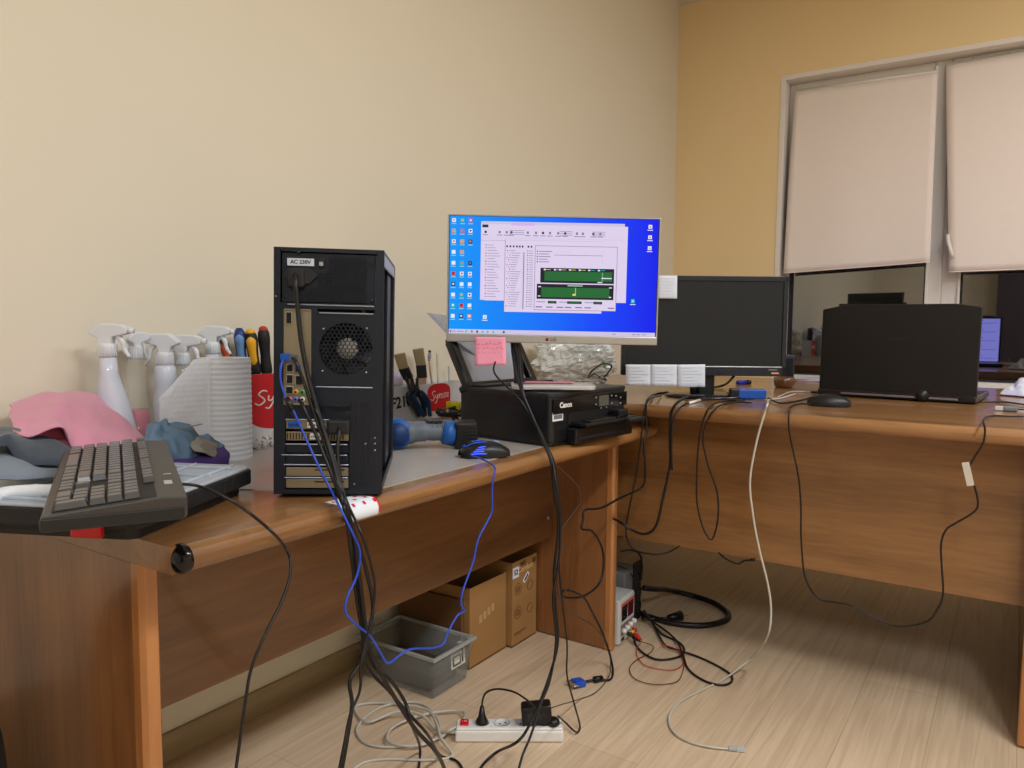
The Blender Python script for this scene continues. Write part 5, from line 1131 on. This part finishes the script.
cable('usb_cable', 'short dark cable end sticking out below the window desk panel', [(714, 545, 'x', -1.84), (720, 554, 'x', -1.865), (728, 560, 'x', -1.87), (738, 564, 'x', -1.87), (744, 561, 'x', -1.875), (751, 560, 'x', -1.88)], .0026, extra=lambda t, M, P: plug_at(t, M, P, -1, -2, .012, .005, 'plug', BLK))
def rj(t, M, P):
    a = P[-1]; d_ = (a-P[-2]).normalized(); d_.z = 0; q_ = d_.to_track_quat('X', 'Z').to_matrix().to_4x4()
    MB().box((-.012, -.006, -.004), (.008, .006, .006), .003, M=M@T(*a)@q_).build('boot', mat('grey_boot', (176,178,182), .4), t)
    MB().box((.008, -.006, -.0035), (.029, .006, .005), .001, M=M@T(*a)@q_).build('clear_connector', mat('clear_connector', (206,212,220), .15, alpha=.8), t)
cable('network_cable', 'long white network cable hanging from the window desk to the floor', [(795, 394, 'z', Z2+.004), (782, 398, 'z', Z2+.004), (769, 400, 'z', Z2+.006), (767.5, 404, 'x', -2.05)] + hx([(765, 412), (757, 440), (750, 480), (753, 515), (759, 548), (768, 585), (771, 612), (768, 635)], -2.07) + [(757, 652, 'z', .085), (744, 664, 'z', .03), fl(724, 679), fl(700, 691), fl(681, 701), fl(670, 714), fl(670, 726), fl(678, 736), fl(693, 743), fl(714, 747.5), fl(733, 749)], .0031, WCAB, extra=rj)
def lbl(t, M, P):
    a = W(968, 474, 'x', XH-.006); MB().box((-.001, -.008, -.029), (.001, .008, .029), .0003, M=M@T(*a)@RX(-14)).build('paper_flag', mat('cream_flag', (206,198,184), .7), t)
cable('usb_cable', 'black mouse cable with a paper flag hanging in a wide loop below the window desk', [(811, 404, 'z', Z2+.008), (800, 404, 'z', Z2+.004), (792, 406, 'z', Z2+.004), (789, 411, 'x', -2.052)] + hx([(789, 430), (794, 455), (799, 481), (801, 510), (801, 535), (804, 572), (811, 590), (821, 600), (838, 603), (852, 606), (876, 619), (900, 626.5), (926, 622), (937, 610), (943, 595), (942, 570), (941, 545), (946, 530), (956, 523), (974, 512), (978, 503), (975, 488), (969, 470), (974, 458), (983, 443), (985, 430)]) + [(983.5, 420, 'x', -2.052), (990, 416, 'z', Z2+.004), (1005, 416, 'z', Z2+.004), (1040, 417, 'z', Z2+.004)], .0024, extra=lbl)
cable('power_cable', 'black cable lying from the blue converter box to the mouse', [(768, 398, 'z', Z2+.008), (780, 403, 'z', Z2+.004), (800, 400.5, 'z', Z2+.004), (815, 396, 'z', Z2+.004), (826, 391, 'z', Z2+.004), (850, 388, 'z', Z2+.004)], .0028)
cable('power_cable', 'black cable from the left end of the blue converter box dropping over the desk edge', [(735, 400, 'z', Z2+.012), (722, 399, 'z', Z2+.005), (700, 400, 'z', Z2+.005), (686, 404, 'z', Z2+.004), (678, 410, 'x', -2.052)] + hx([(673, 420), (671.5, 445), (672, 470)], -2.068), .0030, extra=lambda t, M, P: MB().tube([P[2], P[2].lerp(P[3], .8)], .0042, n=10, res=1, M=M).build('white_sleeve', WHITE, t))
cable('audio_cable', 'thin white lead lying beside the black plugs on the window desk', [(778, 397, 'z', Z2+.004), (790, 392, 'z', Z2+.004), (802, 391.5, 'z', Z2+.004), (811, 392, 'z', Z2+.005)], .002, WCAB, extra=lambda t, M, P: (plug_at(t, M, P, -1, -2, .03, .0045, 'plug', BLK)))
cable('video_cable', 'black cable drooping behind the neck of the dark monitor', [(734, 376, 'z', Z2+.08), (726, 384, 'z', Z2+.02), (716, 387, 'z', Z2+.006), (700, 389, 'z', Z2+.01)], .0045)
cable('power_cable', 'black cable running right from the laptop across the window desk', [(980, 402, 'z', Z2+.012), (992, 402, 'z', Z2+.005), (1005, 402, 'z', Z2+.005), (1020, 404, 'z', Z2+.005), (1045, 407, 'z', Z2+.005)], .0028)

# ------------------------------------------------------------------ bench supply and outlet unit behind the desk end
bs = thing('bench_power_supply', 'white bench power supply with two dark displays and white knobs by the desk end', 'power supply', (-1.968, -.628, .004), rad(3))
bw, bh, bdp = .135, .152, .22
m = MB(); m.box((0, 0, 0), (bw, bdp, bh), .005); m.box((.004, -.003, .004), (bw-.004, .003, bh-.004), .003); m.build('supply_case', mat('instrument_white', (206,208,206), .4), bs)
m = MB(); m.box((.012, -.0042, .110), (bw-.012, -.0025, .138), .001); m.build('red_header', mat('faded_red_panel', (190,96,92), .5), bs)
for x0, mm_ in ((.016, mat('dark_display', (26,12,16), .1)), (.070, mat('dim_red_display', (84,20,34), .1))): MB().box((x0, -.0055, .078), (x0+.046, -.003, .128), .002).build('display', mm_, bs)
m = MB(); m.box((.01, -.0042, .030), (bw-.008, -.0025, .066), .001); m.build('lower_panel', mat('grey_red_panel', (126,104,100), .5), bs)
for k in range(4): m = MB(); m.cyl((.024+k*.029, -.003, .046+.002*k), (.024+k*.029, -.019, .046+.002*k), .009, .0075, n=18, bev=.001); m.build('knob', WHITE, bs)
for k, c_ in enumerate(((40,40,44), (220,190,60), (210,40,36))): m = MB(); m.cyl((.072+k*.022, -.003, .018), (.072+k*.022, -.018, .018), .0065, n=14); m.build('binding_post', mat('post_%s' % ('black', 'yellow', 'red')[k], c_, .4), bs)
MB().box((.016, -.005, .010), (.040, -.002, .020), .001).build('power_switch', BLK, bs)
un = thing('outlet_unit', 'grey electrical unit with black outlet strip behind the bench supply', 'power unit', (-1.815, -.575, .004), 0)
m = MB(); m.box((0, 0, 0), (.115, .26, .195), .004); m.build('unit_case', mat('dull_grey_case', (112,116,118), .5), un)
m = MB(); m.box((.066, -.012, .0), (.118, .002, .215), .005); m.build('outlet_panel', BLKM, un)
for z in (.05, .105, .160): m = MB(); m.lathe([(.021, 0), (.021, .004), (.017, .004), (.017, .001)], n=20, M=T(.092, -.012, z)@RX(90)); m.build('outlet', mat('outlet_black', (16,16,18), .3), un)
q = W(626, 571, 'y', -.52)
t = thing('small_grey_device', 'small pale grey box resting on top of the bench supply', 'device', (-1.90, -.50, .157), rad(5)); 
MB().box((-.035, -.05, 0), (.035, .07, .030), .004).build('device_case', mat('pale_grey_device', (176,178,176), .45), t); MB().box((-.025, -.0515, .008), (.025, -.049, .022), .001).build('device_face', mat('mid_grey_plastic'), t)
cable('power_cable', 'very thick black cable looping on the floor from the outlet unit', [(644, 588, 'y', -.592), fl(655, 589, .09), fl(668, 590, .04), fl(690, 595, .012), fl(712, 602, .011), fl(726, 611, .011), fl(728, 618, .011), fl(718, 623, .011), fl(698, 625.5, .011), fl(672, 623, .011), fl(650, 617, .011), fl(640, 613, .011)], .0105, extra=None, n=12)
cable('power_cable', 'black mains cable whose plug lies inside the thick cable loop', [fl(641, 619, .012), fl(655, 618.5, .014), fl(668, 618, .018)], .0045, extra=lambda t, M, P: (MB().cyl(P[-1], P[-1]+Vector((.05, -.03, .0)), .010, .019, n=20, M=M, bev=.002).build('plug', BLK, t), [MB().cyl(P[-1]+Vector((.05, -.03+s_*.008, 0)), P[-1]+Vector((.066, -.039+s_*.008, 0)), .0024, n=8, M=M).build('pin', ALU, t) for s_ in (-1, 1)]))
cable('power_cable', 'black cable coiled on the floor right of the bench supply, near loop', [fl(642, 611, .05), fl(650, 620, .02), fl(662, 634, .006), fl(677, 641), fl(684, 648), fl(682, 655), fl(670, 659, .006), fl(655, 659, .006), fl(642, 652, .006), fl(635, 643, .006), (634, 634, 'y', -.66)], .0034)
cable('power_cable', 'black cable reaching farthest right across the floor from the bench supply', [fl(644, 610, .05), fl(654, 626, .012), fl(665, 645, .01), fl(678, 650, .01), fl(696, 656), fl(716, 665), fl(730, 674), fl(732, 681), fl(724, 685), fl(710, 683), fl(696, 676), fl(687, 667), fl(683, 655, .012), fl(676, 640, .012), fl(662, 628, .012), fl(648, 619, .015)], .0034)
redc = mat('red_lead', (196,52,44), .4); drd = mat('dark_red_lead', (106,30,32), .4)
def clipx(m_): return lambda t, M, P: MB().tube([P[0], P[0]+(P[1]-P[0]).normalized()*.018, P[0]+(P[1]-P[0]).normalized()*.045], [.004, .0085, .005], n=10, M=M, res=3).build('test_plug', m_, t)
cable('test_lead', 'bright red test lead looping from the bench supply on the floor', [(634, 634, 'y', -.655), (642, 640, 'y', -.70), fl(637, 648, .006), fl(637, 655), fl(643, 664), fl(654, 668), fl(672, 670), fl(682, 665), fl(684, 655, .010), fl(674, 648, .014), fl(660, 644, .016)], .0014, redc, extra=clipx(mat('red_plug', (226,50,36), .4)))
cable('test_lead', 'dark red test lead making the widest loop nearest the white network cable', [(632, 636, 'y', -.65), (640, 641, 'y', -.69), fl(653, 646, .006), fl(650, 653), fl(638, 659), fl(630, 667), fl(632, 676), fl(642, 682), fl(658, 684.5), fl(676, 682), fl(682, 674), fl(684, 662, .008), fl(680, 652, .012)], .0014, drd, extra=clipx(BLK))
cable('power_cable', 'black lead arching over the top of the small grey device', [(621, 551, 'y', -.60), (632, 550, 'y', -.60), (640, 555, 'y', -.60), (642, 568, 'y', -.60), (641, 580, 'y', -.60)], .0042)
cable('power_cable', 'thin black lead draped over the white top of the bench supply', [(619, 566, 'y', -.55), (628, 570, 'y', -.56), (634, 579, 'y', -.60), (637, 588, 'y', -.64), (638, 600, 'y', -.645)], .0018)

# ------------------------------------------------------------------ black bag left of the desk
bk = thing('backpack', 'black rounded bag standing left of the desk end at the photo edge', 'bag', (-3.845, -.35, .0), rad(0))
def bagf(s, t):
    a = 2*pi*s; P_ = .5; x = math.copysign(abs(cos(a))**P_, cos(a)); y = math.copysign(abs(sin(a))**P_, sin(a)); h = t
    k = (1-max(0, (h-.72)/.28)**2.4)**.5 if h < 1 else 0
    k *= .93+.07*sin(pi*h); n = 1+.02*noise.noise(Vector((x*3, y*3, h*6)))
    return Vector((x*.125*k*n, y*.17*k*n, .003+.585*h))
MB().grid(bagf, 48, 36).build('bag_body', mat('black_nylon', (16,16,18), .75, bump=.3, bs=500), bk)
MB().tube([(-.03, 0, .575), (-.02, 0, .62), (.02, 0, .62), (.03, 0, .575)], .008).build('carry_handle', BLKM, bk)
m = MB(); m.tube([(.10*cos(a)*1.12, .150*sin(a)*1.05, .44) for a in [2*pi*k/24 for k in range(25)]], .004, res=1, n=6); m.build('zip', BLKM, bk)

# ------------------------------------------------------------------ what the dark pane mirrors: a tall cabinet by the far wall
wp = W(997, 300, 'x', 2*GX+6.45)
cb2 = thing('wardrobe', 'tall dark two-door cabinet across the room, mirrored in the right window pane', 'cabinet', (-6.45, wp.y, 0))
MB().box((-.44, -1.1, .0), (-.02, 0, 2.1), .004).build('cabinet_body', mat('dark_plum_veneer', (58,48,56), .5), cb2)
for y in (-1.095, -.545):
    dr = MB().box((-.02, y, .06), (.0, y+.54, 2.08), .003).build('door', mat('dark_plum_veneer'), cb2)
    MB().tube([(.0, y+(.5 if y < -1 else .04), 1.0), (.025, y+(.5 if y < -1 else .04), 1.01), (.025, y+(.5 if y < -1 else .04), 1.14), (.0, y+(.5 if y < -1 else .04), 1.15)], .005, n=8, res=2).build('handle', ALU, dr)

# ------------------------------------------------------------------ look
vs_ = sc.view_settings; sc.display_settings.display_device = 'sRGB'
vs_.view_transform = 'Standard'; vs_.look = 'None'; vs_.gamma = 1; vs_.use_curve_mapping = False; vs_.exposure = .3
sc.cycles.max_bounces = 8; sc.cycles.transparent_max_bounces = 12
